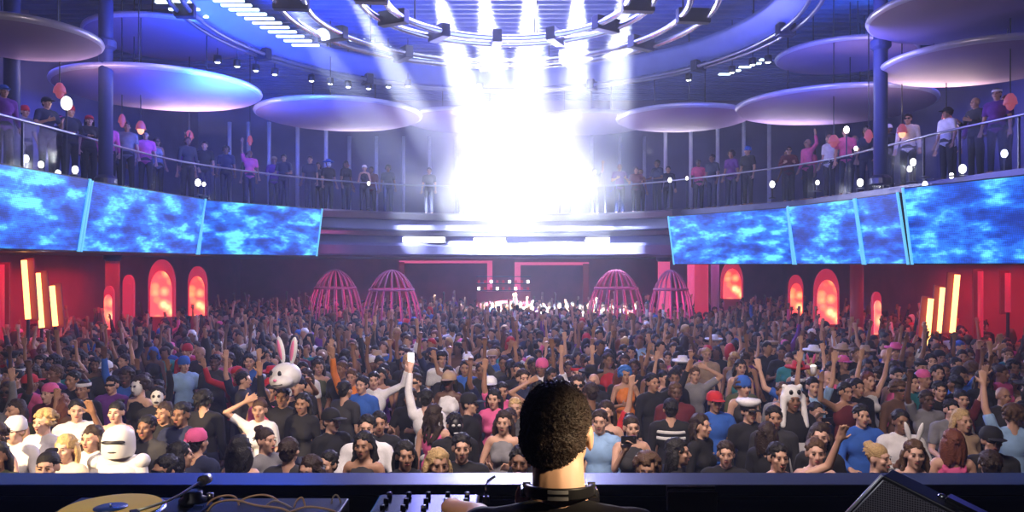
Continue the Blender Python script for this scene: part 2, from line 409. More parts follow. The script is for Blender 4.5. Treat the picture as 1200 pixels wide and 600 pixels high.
r1 = ring_rig(RC, 7.15, 'outermost and largest ceiling ring, rows of ice-white light bars inside', .05, .28)
r2 = ring_rig((-.3, 15.9, 8.55), 4.45, 'middle chrome ceiling ring truss around the light beams', .075, .55, mat_='chrome')
r3 = ring_rig((-.1, 15.2, 8.5), 2.9, 'innermost and smallest chrome ceiling ring, washed out by glare', .075, .5, mat_='chrome')
# annular soffit between the rings
pr = [(7.0, .12), (6.55, .5), (6.5, .62), (7.1, .62)]
G().add(lathe(pr, n=96)).obj('soffit_band', M['ceil'], r1, smooth=True)
bars = []
for i in range(11): bars.append((250+i*9.2, 1+i*5.2, 36-.4*i))     # stepped bars beside the outermost ring
for i in range(4): bars.append((166+i*16, -6+i*8.5, 48-6*i))
for i in range(12): bars.append((388+i*10.5, 41+i*2.9, 20-.3*i))
for i in range(5): bars.append((842+i*12, 87-i*4.2, 14))
for (px, py, w) in bars:
    z = 9.15; d = (z-CAMZ)*F/max(HY-py, 1); x = (px+w/2-600)/F*d
    b = G().add(box((x-RC[0], d-RC[1], z-RC[2]), (w*d/F, .11, .05))).obj('light_bar', M['ice'], r1, bevel=.02)
def arc_lamp(px, py, z=8.9, r=.075, lab='', k=0):
    d = (z-CAMZ)*F/(HY-py); x = (px-600)/F*d
    t = empty('ceiling_spotlight', (x, d, z)); tag(t, lab, 'light', 'small round spotlights under the outer ring')
    G().add(lathe([(.001, .16), (.1, .16), (.11, 0), (.085, -.03), (.08, .02), (.001, .03)], n=16)).obj('housing', M['dark_metal'], t, smooth=True)
    G().add(ell((0, 0, -.01), (r, r, .045))).obj('bulb', M['bulb'], t, smooth=True)
    G().add(cone((0, 0, .15), (0, 0, 10.4-z), .012, .012, 5)).obj('hanger_rod', M['dark_metal'], t)
nb = ['first', 'second', 'third', 'fourth', 'fifth', 'sixth', 'seventh', 'eighth', 'ninth', 'tenth', 'eleventh', 'twelfth', 'thirteenth', 'fourteenth']
for i, (px, py) in enumerate([(255, 72), (278, 77), (300, 82), (322, 86.5), (365, 94), (387, 97.5), (408, 101), (432, 103), (455, 101), (478, 100)]):
    arc_lamp(px, py, lab='small round ceiling spotlight, %s of the dotted row over the mauve discs' % nb[i])
for i, (px, py) in enumerate([(807, 93), (858, 84), (882, 75), (900, 72)]):
    arc_lamp(px, py, lab='small round ceiling spotlight, %s outward from the beam column edge' % nb[i])
t = empty('blue_floodlight', U(1026, 31, 20.5)); tag(t, 'bright blue-white floodlight shining on the edge of the violet disc', 'light')
G().add(box((0, .06, .04), (.5, .25, .2))).obj('housing', M['dark_metal'], t, bevel=.02); G().add(ell((0, -.06, -.03), (.24, .06, .08))).obj('lens', M['blue_led'], t, smooth=True)
light('blue_flood', 'POINT', U(1026, 33, 20.1), (0, 0, 0), 60, (.1, .35, 1), .1)

# dark balcony columns and pale posts along the far wall
for px, d, lb in ((14, 15.6, 'dark round column by the nearest record side disc'), (124, 17.2, 'dark blue round column before the balcony on the record side'), (1032, 17.2, 'dark blue round column behind the glass rail, speaker side')):
    x = (px-600)/F*d; t = empty('balcony_column', (x, d, BZ)); tag(t, lb, 'column', 'dark balcony columns')
    G().add(cone((0, 0, 0), (0, 0, 5.3), .15, .15, 20)).obj('shaft', M['column'], t, smooth=True); G().add(lathe([(.15, 0), (.24, 0), (.24, .12), (.16, .2)], n=20)).obj('base', M['dark_metal'], t)
    G().add(lathe([(.16, 3.0), (.22, 3.06), (.22, 3.2), (.16, 3.26)], n=20)).obj('collar', M['column'], t)
ppx = [243, 267, 293, 329, 365, 396, 430, 464, 497, 530, 700, 735, 766, 794, 826, 860, 893, 925]
for i, px in enumerate(ppx):
    d = 28.5 if 380 < px < 780 else 25.5; x = (px-600)/F*d
    if abs(x) > 13.4: continue
    t = empty('light_post', (x, d+2, BZ)); side = 'record side' if px < 600 else 'speaker side'
    tag(t, 'slim pale post behind the upper balcony crowd, %s from the glare outward, %s' % (nb[(sum(1 for q in ppx if px < q < 600) if px < 600 else sum(1 for q in ppx if 600 < q < px))], side), 'post', 'pale posts along the upper balcony')
    G().add(cone((0, 0, 0), (0, 0, 3.3), .07, .07, 10)).obj('shaft', M['post'], t, smooth=True); G().add(box((0, 0, .04), (.24, .24, .08))).obj('foot_plate', M['dark_metal'], t)

# glaring lamp bank on the far balcony, moving heads under the rings
def moving_head(loc, target, label, power, ang, col=(1, 1, 1), hot='white_hot', r=.16, blend=.3, size=.08, hang=True, grp='moving head spotlights', lens_scale=1):
    t = empty('moving_head_spotlight', loc); tag(t, label, 'spotlight', grp)
    d = (Vector(target)-Vector(loc)); q = d.to_track_quat('-Z', 'Y')
    up = 1 if hang else -1
    G().add(box((0, 0, up*.42), (.36, .26, .14))).obj('base', M['black'], t, bevel=.02)
    G().add(box((-.22, 0, up*.2), (.05, .12, .4))).add(box((.22, 0, up*.2), (.05, .12, .4))).add(box((0, 0, up*.36), (.48, .12, .05))).obj('yoke', M['black'], t)
    h = G().add(lathe([(.001, .24), (.1, .22), (r*.95, .08), (r, -.12), (r*.88, -.14), (r*.8, -.1)], n=24)).obj('lamp_head', M['black_gloss'], t, smooth=True)
    h.rotation_euler = q.to_euler()
    l = G().add(lathe([(.001, -.13), (r*.5, -.125), (r*.84, -.105)], n=24)).obj('lens', M[hot], h, smooth=True)
    if hang: G().add(cone((0, 0, .45), (0, 0, 10.4-loc[2]), .03, .03, 8)).obj('hanger_pole', M['dark_metal'], t)
    else: G().add(cone((0, 0, -.45), (0, 0, BZ-loc[2]), .05, .05, 8)).obj('stand', M['dark_metal'], t)
    if power:
        o = light('spot_beam', 'SPOT', Vector(loc)+d.normalized()*.17, target, power, col, size, ang, blend)
    return t
k = 0
for (px, py) in ((560, 205), (590, 178), (604, 214), (632, 190), (655, 216)):
    p = U(px, py, 26.9+.2*(k % 2)); moving_head(p, (R.uniform(-1.5, 1.5), 3, 3.6), 'glaring white spotlight in the far lamp bank, %s counting from the record side' % nb[k], L['far'], 110, (.93, .94, 1), r=.24, blend=1, size=.2, hang=False, grp='far lamp bank')
    k += 1
tg = [((-1.75, 16.6, 9.7), (-.5, 26.2, 5.3), 15), ((-.7, 17.2, 9.8), (-.1, 26.4, 5.3), 17), ((.4, 17.0, 9.8), (.6, 26.4, 5.1), 19), ((1.5, 17.2, 9.8), (1.9, 26.2, 4.9), 19), ((2.5, 16.8, 9.8), (3.1, 26, 4.6), 17), ((-4.9, 15.4, 9.3), (-2.9, 25.5, 5.2), 14), ((-3.6, 15.8, 9.4), (-1.5, 26.0, 5.2), 11)]
for i, (a, b, an) in enumerate(tg):
    moving_head(a, b, 'hanging spotlight throwing a white beam, %s of the rig counting from the speaker side' % nb[len(tg)-1-i], L['beam'], an, (.86, .9, 1), blend=.55, size=.1, grp='ceiling beam lights')
light('warm_front_flood', 'SPOT', (-7.6, 1.0, 5.2), (-4.7, 7.1, 1.4), L['warm'], (1, .72, .42), .15, 24, .8)
light('ceiling_blue_wash', 'AREA', (-6.2, 18.0, 7.2), (-7.4, 20.5, 10.5), 1100, (.02, .09, 1), 2, 170)
light('ceiling_blue_wash', 'AREA', (6.2, 17.5, 7.4), (7.0, 19.5, 10.5), 220, (.1, .13, 1), 2, 170)
light('ceiling_centre_wash', 'AREA', (.5, 16.5, 8.0), (.5, 18.5, 10.5), 70, (.4, .5, 1), 3, 170)
# soft lamps that graze the discs and light the balcony crowd
for i, (px, py, d, pw, col) in enumerate(((40, 95, 15.4, 26, (1, .6, .75)), (215, 150, 20.4, 60, (1, .72, .72)), (420, 178, 25.0, 60, (.85, .8, 1)), (800, 176, 25.2, 60, (.9, .85, 1)), (940, 165, 22.8, 38, (.85, .7, 1)), (1120, 122, 17.2, 50, (1, .74, .62)))):
    p = U(px, py, d)
    light('disc_uplight', 'AREA', (p.x, p.y+.9, p.z), (p.x, p.y+.6, p.z+2), pw*1.1, col, 2.2, 170, size_y=.4)
for s in (-1, 1):
    light('balcony_glow', 'AREA', (s*11.4, 18.0, 8.4), (s*11.4, 18.0, 5), 190, (.13, .14, 1), 3, 170, size_y=12)
    light('balcony_side_glow', 'AREA', (s*7.0, 16.5, 7.2), (s*10.5, 17.0, 6), 90, (.25, .24, 1), 1, 150, size_y=5)

# ------------------------------------------------------------------ under the balcony
def tube_light(px, y0, y1, d, lean, label, m='orange', core='orange_core', r=.055):
    a = U(px, y0, d); b = U(px+lean, y1, d)
    t = empty('tube_light', (b.x, b.y, b.z)); tag(t, label, 'light', 'standing glowing tubes under the balcony')
    a = a-b
    G().add(cone((0, .0, 0), a, r, r, 12)).obj('glass_tube', M[core], t, smooth=True)
    G().add(box((0, .12, a.z/2), (.2, .05, abs(a.z)+.1), (0, -math.atan2(a.x, a.z)*-1, 0))).obj('halo_panel', M['red_dim'], t)  # glowing panel stands in for the red halo around the tube
    G().add(lathe([(.001, 0), (.16, 0), (.16, .05), (.001, .06)], n=16, c=(0, 0, -b.z+.0))).obj('base', M['dark_metal'], t)
    G().add(cone((0, 0, -b.z), (0, 0, 0), .035, .035, 8)).obj('pole', M['dark_metal'], t)
for i, (px, y0, y1, d, ln, lb) in enumerate(((28, 305, 374, 16.6, 5, 'tallest orange tube lamp glowing near the edge of the yellow record side'), (44, 320, 384, 16.9, 5, 'middle one of three orange tube lamps on the record side'), (61, 335, 382, 17.2, 4, 'shortest orange tube lamp of the three on the record side'),
      (1122, 322, 390, 16.6, -6, 'tallest orange tube lamp of three on the wedge speaker side'), (1105, 337, 390, 16.9, -4, 'middle orange tube lamp of three on the wedge speaker side'), (1091, 350, 405, 16.2, -5, 'lowest and brightest orange tube lamp on the wedge speaker side'))):
    tube_light(px, y0, y1, d, ln, lb)
for px, y0, y1, lb in ((1149, 318, 395, 'faint red tube lamp just outside the three orange ones'), (1181, 320, 366, 'faint short red tube lamp at the speaker side edge'), (2, 310, 400, 'faint red tube lamp at the extreme record side edge')):
    tube_light(px, y0, y1, 16.8, 0, lb, 'red_dim', 'red_neon')
def arch_lamp(px, y0, y1, w, d, label, m='lattice', yaw=0):
    a = U(px, y0, d); b = U(px, y1, d); H = a.z-b.z; wd = w*d/F
    t = empty('arched_wall_lamp', (a.x, a.y, b.z), yaw); tag(t, label, 'wall lamp', 'arched glowing panels under the balcony')
    def arch(s, y_): return [(-wd/2*s, y_, 0)]+[(wd/2*s*math.cos(q), y_, H*s-wd*.9*s+wd*.9*s*math.sin(q)) for q in np.linspace(PI, 0, 17)]+[(wd/2*s, y_, 0)]
    def plate(s, y0_, y1_):
        A = arch(s, y0_); B = arch(s, y1_); n = len(A)
        return np.array(A+B), [tuple(range(n)), tuple(range(2*n-1, n-1, -1))]+[(i, n+i, n+(i+1) % n, (i+1) % n) for i in range(n)]
    G().add(plate(1.0, 0, .1)).obj('surround', M['red_neon'], t); G().add(plate(.8, -.03, .05)).obj('glowing_panel', M[m], t)
    G().add(box((0, .07, -b.z/2+.0), (wd*.7, .1, b.z))).obj('plinth', M['wall_low'], t)
for a in ((127, 335, 386, 11, 20.5, 'narrow arched amber lamp before the red column, record side'), (150, 322, 372, 13, 22.5, 'dim red arched lamp just behind the red column, record side'), (189, 304, 371, 31, 22.0, 'largest arched amber lamp on the record side'), (231, 312, 370, 22, 24.5, 'arched amber lamp nearest the domed cages on the record side'),
          (858, 306, 350, 26, 27.0, 'broad amber lamp close under the joined screens'), (933, 322, 372, 17, 25.0, 'arched amber lamp standing inward of the tall speaker side arch'), (969, 315, 380, 29, 22.0, 'largest arched amber lamp on the wedge speaker side'), (1028, 342, 392, 10, 19.0, 'narrow arched amber lamp toward the speaker side tubes')):
    arch_lamp(*a, m='red_neon' if a[0] == 150 else 'lattice')
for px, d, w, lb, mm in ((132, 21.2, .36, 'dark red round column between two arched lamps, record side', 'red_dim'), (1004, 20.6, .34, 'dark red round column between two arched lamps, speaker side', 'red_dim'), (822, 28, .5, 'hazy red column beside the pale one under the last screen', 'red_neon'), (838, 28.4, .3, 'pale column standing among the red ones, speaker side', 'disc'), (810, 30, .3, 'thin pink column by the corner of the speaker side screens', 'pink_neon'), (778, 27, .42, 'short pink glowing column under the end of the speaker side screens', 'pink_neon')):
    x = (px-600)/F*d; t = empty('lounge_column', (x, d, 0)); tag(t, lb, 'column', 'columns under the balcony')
    G().add(cone((0, 0, .1), (0, 0, 3.4), w/2, w/2, 18)).obj('shaft', M[mm], t, smooth=True); G().add(lathe([(.001, 0), (w*.7, 0), (w*.7, .1), (w*.5, .14)], n=18)).obj('base', M['dark_metal'], t); G().add(lathe([(w*.5, 3.4), (w*.65, 3.45), (w*.65, 3.56), (.001, 3.56)], n=18)).obj('capital', M['dark_metal'], t)  # red and pink shafts are given a glow though they are no lamps
# domed cages
def cage(px, d, wpx, label, top=3.12):
    x = (px-600)/F*d; rr = wpx/2*d/F
    t = empty('domed_cage', (x, d, 0)); tag(t, label, 'cage', 'domed red cages at the back of the floor')
    nr = 18
    for i in range(nr):
        a = 2*PI*i/nr; pts = []
        for q in np.linspace(0, 1, 17):
            if q < .25: r_ = rr; z = q/.25*1.0
            else: b = (q-.25)/.75*PI/2; r_ = rr*math.cos(b); z = 1.0+(top-1.0)*math.sin(b)
            pts.append((r_*math.cos(a), r_*math.sin(a), z))
        G().add(rings(pts, .024, 6)).obj('rib', M['cage'], t, smooth=True)
    for z, r_ in ((.05, rr), (1.0, rr), (2.5, rr*.707)):
        G().add(rings([(r_*math.cos(a), r_*math.sin(a), z) for a in np.linspace(0, 2*PI, 33)[:-1]], .04, 6, closed=True)).obj('hoop', M['cage'], t, smooth=True)
    G().add(lathe([(rr*.55, .0), (rr*.85, 0), (rr*.85, .45), (rr*.78, .5), (rr*.78, .95), (rr*.7, 1.0), (rr*.62, .45), (rr*.3, .45), (rr*.3, 0)], n=32)).obj('round_bench', M['booth_cloth'], t, smooth=True)
    light('cage_glow', 'POINT', (x, d, 2.0), (0, 0, 0), 60, (1, .1, .35), .3)
CAGES = [(393, 26.2, 66), (459, 24.4, 72), (722, 26.0, 70), (786, 24.6, 54)]
for a, lb in zip(CAGES, ('narrower domed red cage under the corner of the record side screens', 'wide domed red cage with curved ribs before the far balcony', 'hazy domed cage below the light column, speaker side of the DJ', 'partly hidden domed cage beside the speaker side screens')): cage(*a, lb)
# neon portals on the back wall
def portal(x0, x1, y0, y1, d, label, th=6, left=True, right=True):
    a = U(x0, y0, d); b = U(x1, y1, d); t = empty('neon_portal', ((a.x+b.x)/2, d, 0)); tag(t, label, 'doorway light', 'neon portals at the back')
    w = b.x-a.x; h = th*d/F
    G().add(box((0, 0, a.z), (w, .12, h*.5))).obj('lintel_tube', M['pink_neon'], t)
    for s in (-1, 1): G().add(box((s*(w/2-h/2), 0, a.z/2), (h, .14, a.z))).obj('jamb_tube', M['pink_neon' if (s < 0 and left) or (s > 0 and right) else 'red_dim'], t)
portal(468, 577, 307, 330, 33.0, 'wide pink neon portal on the back wall beyond the wide domed cage', left=False)
portal(603, 690, 309, 330, 33.2, 'pink neon portal on the back wall right behind the DJ', th=7, right=False)
def bottle_wall(px, d, label):
    x = (px-600)/F*d; t = empty('back_bar', (x, d, 0)); tag(t, label, 'bar')
    G().add(box((0, 0, 1.1), (2.2, .5, 2.2))).obj('carcass', M['wall_low'], t, bevel=.02)
    for k in range(3): G().add(box((0, -.2, 2.25+k*.28), (2.2, .3, .03))).obj('shelf', M['dark_metal'], t)
    for k in range(2):
        for i in range(9): G().add(box((-1+i*.25, -.2, 2.32+k*.28), (.1, .08, .12))).obj('bottle_lamp', M['red_neon' if (i+k) % 3 else 'flash'], t)
bottle_wall(590, 31.5, 'small back bar with red and white glowing lights behind the crowd')
for s in (-1, 1):
    light('lounge_red', 'AREA', (s*11.2, 18.5, 3.4), (s*11.2, 18.4, 0), 210, (1, .05, .1), 2.4, 170, size_y=9)
    light('lounge_red_back', 'AREA', (s*7.5, 29.5, 3.4), (s*7.5, 29.3, 0), 60, (.9, .14, .5), 3, 170, size_y=4)
light('lounge_back', 'AREA', (0, 31, 3.4), (0, 30, 0), 200, (.35, .25, 1), 6, 170, size_y=3)
# small lights: amber wall lamps, and white points for phone flashes and bottle lights
amb = [(70, 107, 16, .3, 'rose', 'dim rose lamp with a curved shade, highest on the record side balcony'), (165, 150, 19, .3, 'amber', 'amber and rose hanging lamp over the person in the long pale robe'), (143, 142, 19, .22, 'rose', 'faint rose hanging lamp between column and amber lamp, record side'), (222, 160, 22, .3, 'rose', 'tall faint rose hanging lamp above the middle screen'), (293, 165, 25, .22, 'rose', 'small faint rose lamp by the pale posts'),
       (1057, 154, 18, .28, 'amber', 'bright amber hanging lamp beside the speaker side column'), (1109, 137, 17.5, .24, 'amber', 'bright tilted amber lamp below the rose disc'), (1184, 120, 15, .3, 'rose', 'rose lamp highest at the speaker side edge'), (1018, 160, 19, .26, 'rose', 'dim rose lamp inward of the speaker side column'), (977, 166, 20, .34, 'rose', 'large dim rose lamp shade with white points beside it')]
for px, py, d, r_, mm, lb in amb:
    r_ *= .46
    p = U(px, py, d); t = empty('hanging_lamp', p); tag(t, lb, 'lamp', 'shaded lamps on the balcony')
    G().add(lathe([(r_*.35, .17), (r_*.75, .08), (r_*.9, -.03), (r_*.85, -.04), (r_*.7, .06), (r_*.3, .15)], n=20)).obj('shade', M['rose'], t, smooth=True)
    G().add(ell((0, 0, -.03), (r_*.6, r_*.6, .13))).obj('bulb', M[mm], t, smooth=True)
    G().add(cone((0, 0, .15), (0, 0, 10.4-p.z), .012, .012, 6)).obj('cord', M['black'], t)
M['flash2'] = M['flash']
wh = [(78, 121, 16.5), (30, 186, 15.2), (48, 193, 15.2), (232, 214, 20.0), (239, 216, 20.4), (88, 199, 15.6), (68, 203, 15.5), (992, 152, 20), (1003, 174, 19.8), (1070, 190, 17), (1066, 198, 17), (1128, 198, 15.8), (1115, 206, 15.8), (1177, 180, 15), (1084, 216, 16), (905, 216, 21), (805, 209, 25), (785, 211, 25), (432, 215, 25), (1008, 214, 18.4), (958, 214, 19)]
for i, (px, py, d) in enumerate(wh):
    p = U(px, py, d); t = empty('light_point', p); side = 'record' if px < 600 else 'speaker'  # phone flashes and bottle lights, built as points on added stems
    near = min(amb, key=lambda q: abs(q[0]-px))
    order = sorted([q[0] for q in wh if (q[0] < 600) == (px < 600)]); k = order.index(px); k = k if px < 600 else len(order)-1-k
    tag(t, 'small glowing white point of light on the %s side balcony, %s from the frame edge' % (side, nb[k]), 'light_point', 'white points of light on the balcony')
    sc_ = .11 if px in (78,) else (.045, .06, .05, .07)[i % 4]
    G().add(ell((0, 0, 0), (sc_, sc_, sc_*1.35))).obj('globe', M['flash'], t, smooth=True)
    G().add(cone((0, 0, -sc_*1.2), (0, 0, BZ-p.z), .018, .018, 6)).obj('stem', M['dark_metal'], t); G().add(lathe([(.001, 0), (.1, 0), (.1, .02), (.02, .05)], n=12, c=(0, 0, BZ-p.z))).obj('base', M['dark_metal'], t)
# ------------------------------------------------------------------ people
def remesh(g, voxel, faces, smooth_it=2, keep_color=False):
    """fuse the closed shapes of g into one continuous skin; returns (V, F)"""
    me = g.mesh('tmp'); o = bpy.data.objects.new('tmp', me); C.objects.link(o)
    m = o.modifiers.new('r', 'REMESH'); m.mode = 'VOXEL'; m.voxel_size = voxel
    s = o.modifiers.new('s', 'SMOOTH'); s.iterations = smooth_it; s.factor = .5
    dg = bpy.context.evaluated_depsgraph_get(); dg.update(); n = len(o.evaluated_get(dg).data.polygons)
    if faces and n*2 > faces:
        d = o.modifiers.new('d', 'DECIMATE'); d.ratio = faces/(n*2.)
        dg = bpy.context.evaluated_depsgraph_get(); dg.update()
    e = o.evaluated_get(dg).data
    V = np.empty(len(e.vertices)*3); e.vertices.foreach_get('co', V); V = V.reshape(-1, 3)
    Fc = [tuple(p.vertices) for p in e.polygons]
    bpy.data.objects.remove(o); bpy.data.meshes.remove(me)
    return V, Fc
HZ = 1.62   # height of the middle of the head
def head_prims(g, c=(0, 0, HZ)):
    c = np.array(c)
    g.add(ell(c+(0, .015, .03), (.076, .094, .09))); g.add(ell(c+(0, -.028, -.04), (.058, .06, .07)))
    g.add(ell(c+(0, -.062, -.088), (.024, .022, .02))); g.add(ell(c+(0, -.07, .038), (.05, .018, .014)))
    g.add(capsule(c+(0, -.084, .02), c+(0, -.106, -.018), .008, .014, 8, 3)); g.add(ell(c+(0, -.092, -.022), (.02, .013, .01), n=8, h=3))
    for s in (-1, 1):
        g.add(ell(c+(s*.078, .01, -.002), (.011, .022, .034), (0, 0, s*-.3), n=10, h=4)); g.add(ell(c+(s*.042, -.062, -.012), (.026, .02, .02)))
    g.add(capsule(c+(0, .02, -.06), c+(0, .025, -.19), .052, .06))
def face_prims(g, c=(0, 0, HZ)):
    c = np.array(c)
    for s in (-1, 1):
        g.add(ell(c+(s*.031, -.082, .012), (.0125, .006, .006), n=8, h=3), 1); g.add(ell(c+(s*.032, -.089, .034), (.017, .005, .0035), (0, s*.12, 0), n=8, h=2), 1)
    g.add(ell(c+(0, -.088, -.052), (.024, .009, .0085), n=8, h=3), 2)
def hand_prims(g, w, d, side, curl=0., r=.0095, spread=.32):
    """palm, four fingers of unequal length and a thumb from the side of the palm; w wrist, d pointing direction"""
    u, v, d = frame_of(d)
    nrm = np.array([0, -1., 0]); nrm = nrm-d*np.dot(nrm, d)
    if np.linalg.norm(nrm) < .3: nrm = np.array([0, 0, 1.])-d*d[2]
    nrm /= np.linalg.norm(nrm); lat = np.cross(d, nrm)*side
    w = np.array(w)
    g.add(capsule(w, w+d*.035, .026, .03)); 
    for k in (-1.2, 0, 1.2): g.add(capsule(w+d*.02+lat*k*.016, w+d*.085+lat*k*.021, .017, .015, 8, 3))
    tips = []
    for k, ln in ((-1.5, .062), (-.5, .074), (.5, .08), (1.5, .07)):
        b = w+d*.085+lat*k*.02; dd = d+lat*k*spread*.25; dd /= np.linalg.norm(dd)
        m_ = b+dd*ln*.5; e = m_+(dd*math.cos(curl)+nrm*math.sin(curl))*ln*.5
        g.add(capsule(b, m_, r*1.1, r, 8, 3)); g.add(capsule(m_, e, r, r*.85, 8, 3)); tips.append(e)
    th = lat*.75+d*.62+nrm*.2; th /= np.linalg.norm(th); b = w+d*.025+lat*.02; m_ = b+th*.045
    g.add(capsule(b, m_, .015, .012, 8, 3)); g.add(capsule(m_, m_+(th*.7+d*.6)*.034, .0115, .0095, 8, 3))
ARMS = {  # elbow direction, forearm direction: (outward, forward, up), finger curl
 'down': ((.16, -.05, -1), (.12, .45, -1), .5), 'up': ((.28, .25, 1), (-.02, .25, 1), .15), 'fist': ((.45, .35, .9), (-.05, .15, 1), 1.7),
 'phone': ((.25, .8, -.5), (-.35, .55, 1), 1.0), 'chest': ((.35, .25, -1), (-.62, 1, .35), .4), 'wave': ((.9, .25, .45), (.2, .35, 1), .1),
 'head': ((.85, .15, .65), (-1, .05, .55), .3), 'low': ((.25, .2, -1), (-.1, 1, -.15), .6), 'point': ((.3, 1, .35), (.0, 1, .7), .9)}
def arm_points(side, arm, sh):
    e, w, curl = ARMS[arm]; e = np.array([side*e[0], -e[1], e[2]]); w = np.array([side*w[0], -w[1], w[2]])
    e = e/np.linalg.norm(e); w = w/np.linalg.norm(w); s = np.array(sh)
    if arm == 'up' or arm == 'fist' or arm == 'wave' or arm == 'head': s = s+np.array([-side*.01, 0, .025])
    el = s+e*.285; wr = el+w*.25; return s, el, wr, w, curl
def torso_prims(g, fem, inf=0.):
    if fem:
        g.add(ell((0, 0, 1.30), (.135+inf, .095+inf, .16))); g.add(ell((0, .005, 1.1), (.112+inf, .082+inf, .16))); g.add(ell((0, .01, .95), (.165+inf, .115+inf, .13)))
        for s in (-1, 1): g.add(ell((s*.06, -.075, 1.27), (.055+inf, .05+inf, .055+inf)))
    else:
        g.add(ell((0, 0, 1.30), (.165+inf, .108+inf, .17))); g.add(ell((0, .0, 1.1), (.14+inf, .1+inf, .16))); g.add(ell((0, .01, .95), (.155+inf, .11+inf, .12)))
def build_body(arms, fem):
    sx = .155 if fem else .185
    g = G(); torso_prims(g, fem); head_prims(g)
    g.add(capsule((-sx+.03, .01, 1.425), (sx-.03, .01, 1.425), .058, .058)); g.add(capsule((0, .02, 1.49), (-sx*.6, .012, 1.435), .045, .045)); g.add(capsule((0, .02, 1.49), (sx*.6, .012, 1.435), .045, .045))
    for s in (-1, 1):
        S, E, Wr, d, curl = arm_points(s, arms[(s+1)//2], (s*sx, .01, 1.41))
        k = .86 if fem else 1
        g.add(capsule(S, E, .05*k, .037*k)); g.add(capsule(E, Wr, .039*k, .026*k)); hand_prims(g, Wr, d, s, curl)
        g.add(capsule((s*.09, .01, .9), (s*.1, .0, .5), .082, .055)); g.add(capsule((s*.1, 0, .5), (s*.11, .02, .1), .055, .036)); g.add(capsule((s*.11, .04, .05), (s*.125, -.13, .035), .042, .033))
    return g, sx
def build_shirt(arms, fem, kind):
    g = G(); torso_prims(g, fem, .014); sx = .155 if fem else .185
    g.add(lathe([(.001, .9), (.17, .9), (.15, 1.1), (.001, 1.1)], n=20, sx=1, sy=.74))
    if kind == 'tank':
        for s in (-1, 1): g.add(capsule((s*.085, -.06, 1.38), (s*.085, .02, 1.475), .022, .022)); g.add(capsule((s*.085, .02, 1.475), (s*.085, .075, 1.38), .022, .022))
        return g
    g.add(capsule((-sx+.03, .01, 1.42), (sx-.03, .01, 1.42), .073, .073)); g.add(capsule((-.07, .015, 1.455), (.07, .015, 1.455), .058, .058))
    for s in (-1, 1):
        S, E, Wr, d, curl = arm_points(s, arms[(s+1)//2], (s*sx, .01, 1.41)); k = .86 if fem else 1
        g.add(ell(S, (.064*k,)*3))
        if kind == 'tee': g.add(cone(S, S+(E-S)*.72, .062*k, .06*k))
        else: g.add(capsule(S, E, .062*k, .05*k)); g.add(cone(E, E+(Wr-E)*.93, .051*k, .038*k))
    return g
def build_trousers():
    g = G(); g.add(ell((0, .01, .96), (.175, .125, .1))); g.add(lathe([(.001, .93), (.168, .93), (.15, 1.03), (.001, 1.03)], n=20, sy=.78))
    for s in (-1, 1):
        g.add(capsule((s*.09, .01, .9), (s*.1, .0, .5), .095, .067)); g.add(cone((s*.1, 0, .52), (s*.11, .02, .09), .068, .055))
    return g
def hair_geo(kind, var=0):
    g = G(); c = np.array((0, 0, HZ)); rr = random.Random(5+var*17+len(kind)); U_ = rr.uniform
    def tufts(n, base, rad, size, lo, front):
        for k in range(n):
            a = U_(0, 2*PI); b = U_(lo, 1.45); p = c+(base[0]+rad[0]*math.cos(a)*math.cos(b), base[1]+rad[1]*math.sin(a)*math.cos(b), base[2]+rad[2]*math.sin(b))
            if p[1] < -.05 and p[2] < HZ+front: continue
            if p[1] < .0 and p[2] < HZ+.0: continue
            q = p+np.array((U_(-.02, .02), U_(0, .03), U_(-.03, .005))); g.add(capsule(p, q, size, size*.6, 7, 2))
    def strand(p, L_, wav, r0):
        pts = [np.array(p)]; ph = U_(0, 6)
        for k in range(1, 7):
            pts.append(np.array(p)+np.array((math.copysign(.018*math.sin(k*.6), p[0]-c[0])+wav*math.sin(k*1.5+ph), wav*math.cos(k*1.3+ph), -L_*k/6)))
        g.add(rings(pts, [r0*(1-.07*k) for k in range(7)], 7))
    if kind == 'short':
        g.add(ell(c+(0, .027, .054), (.08, .094, .08))); g.add(ell(c+(0, .058, -.012), (.07, .052, .065))); tufts(120, (0, .020, .05), (.077, .09, .081), .014, -.5, .066+.004*var)
    elif kind == 'long':
        g.add(ell(c+(0, .027, .054), (.082, .094, .081))); g.add(ell(c+(0, .07, -.06), (.075, .04, .13)))
        tufts(80, (0, .02, .05), (.079, .09, .082), .014, -.3, .068)
        ln = (.2, .26, .32)[var]; wav = (.003, .012, .018)[var]
        for k in range(22):
            a = U_(-.35, PI+.35); x_ = .088*math.cos(a); y_ = .03+.075*math.sin(a)
            if y_ < .0 and abs(x_) < .07: continue
            strand(c+(x_, y_, .03), ln*U_(.8, 1.05)+.03, wav, .017)
    elif kind == 'curly':
        g.add(ell(c+(0, .035, .045), (.088, .09, .088))); tufts(150, (0, .03, .045), (.1, .1, .1), .019, -.7, .075)
    elif kind == 'bun':
        g.add(ell(c+(0, .022, .054), (.083, .094, .081))); tufts(70, (0, .022, .045), (.078, .092, .082), .009, -.3, .08); g.add(ell(c+(0, .085, .105), (.04,)*3)); g.add(capsule(c+(-.02, .1, .11), c+(.03, .1, .12), .03, .022))
    elif kind == 'ponytail':
        g.add(ell(c+(0, .022, .054), (.083, .094, .081))); tufts(70, (0, .022, .045), (.078, .092, .082), .009, -.3, .08); g.add(capsule(c+(0, .1, .07), c+(0, .16, .03), .03, .032))
        for k in range(6): strand(c+(U_(-.02, .02), .15+U_(-.02, .02), .04), .24*U_(.8, 1.1), .008, .016)
    V, Fc = remesh(g, .0065, 1500, 1)
    return V, Fc
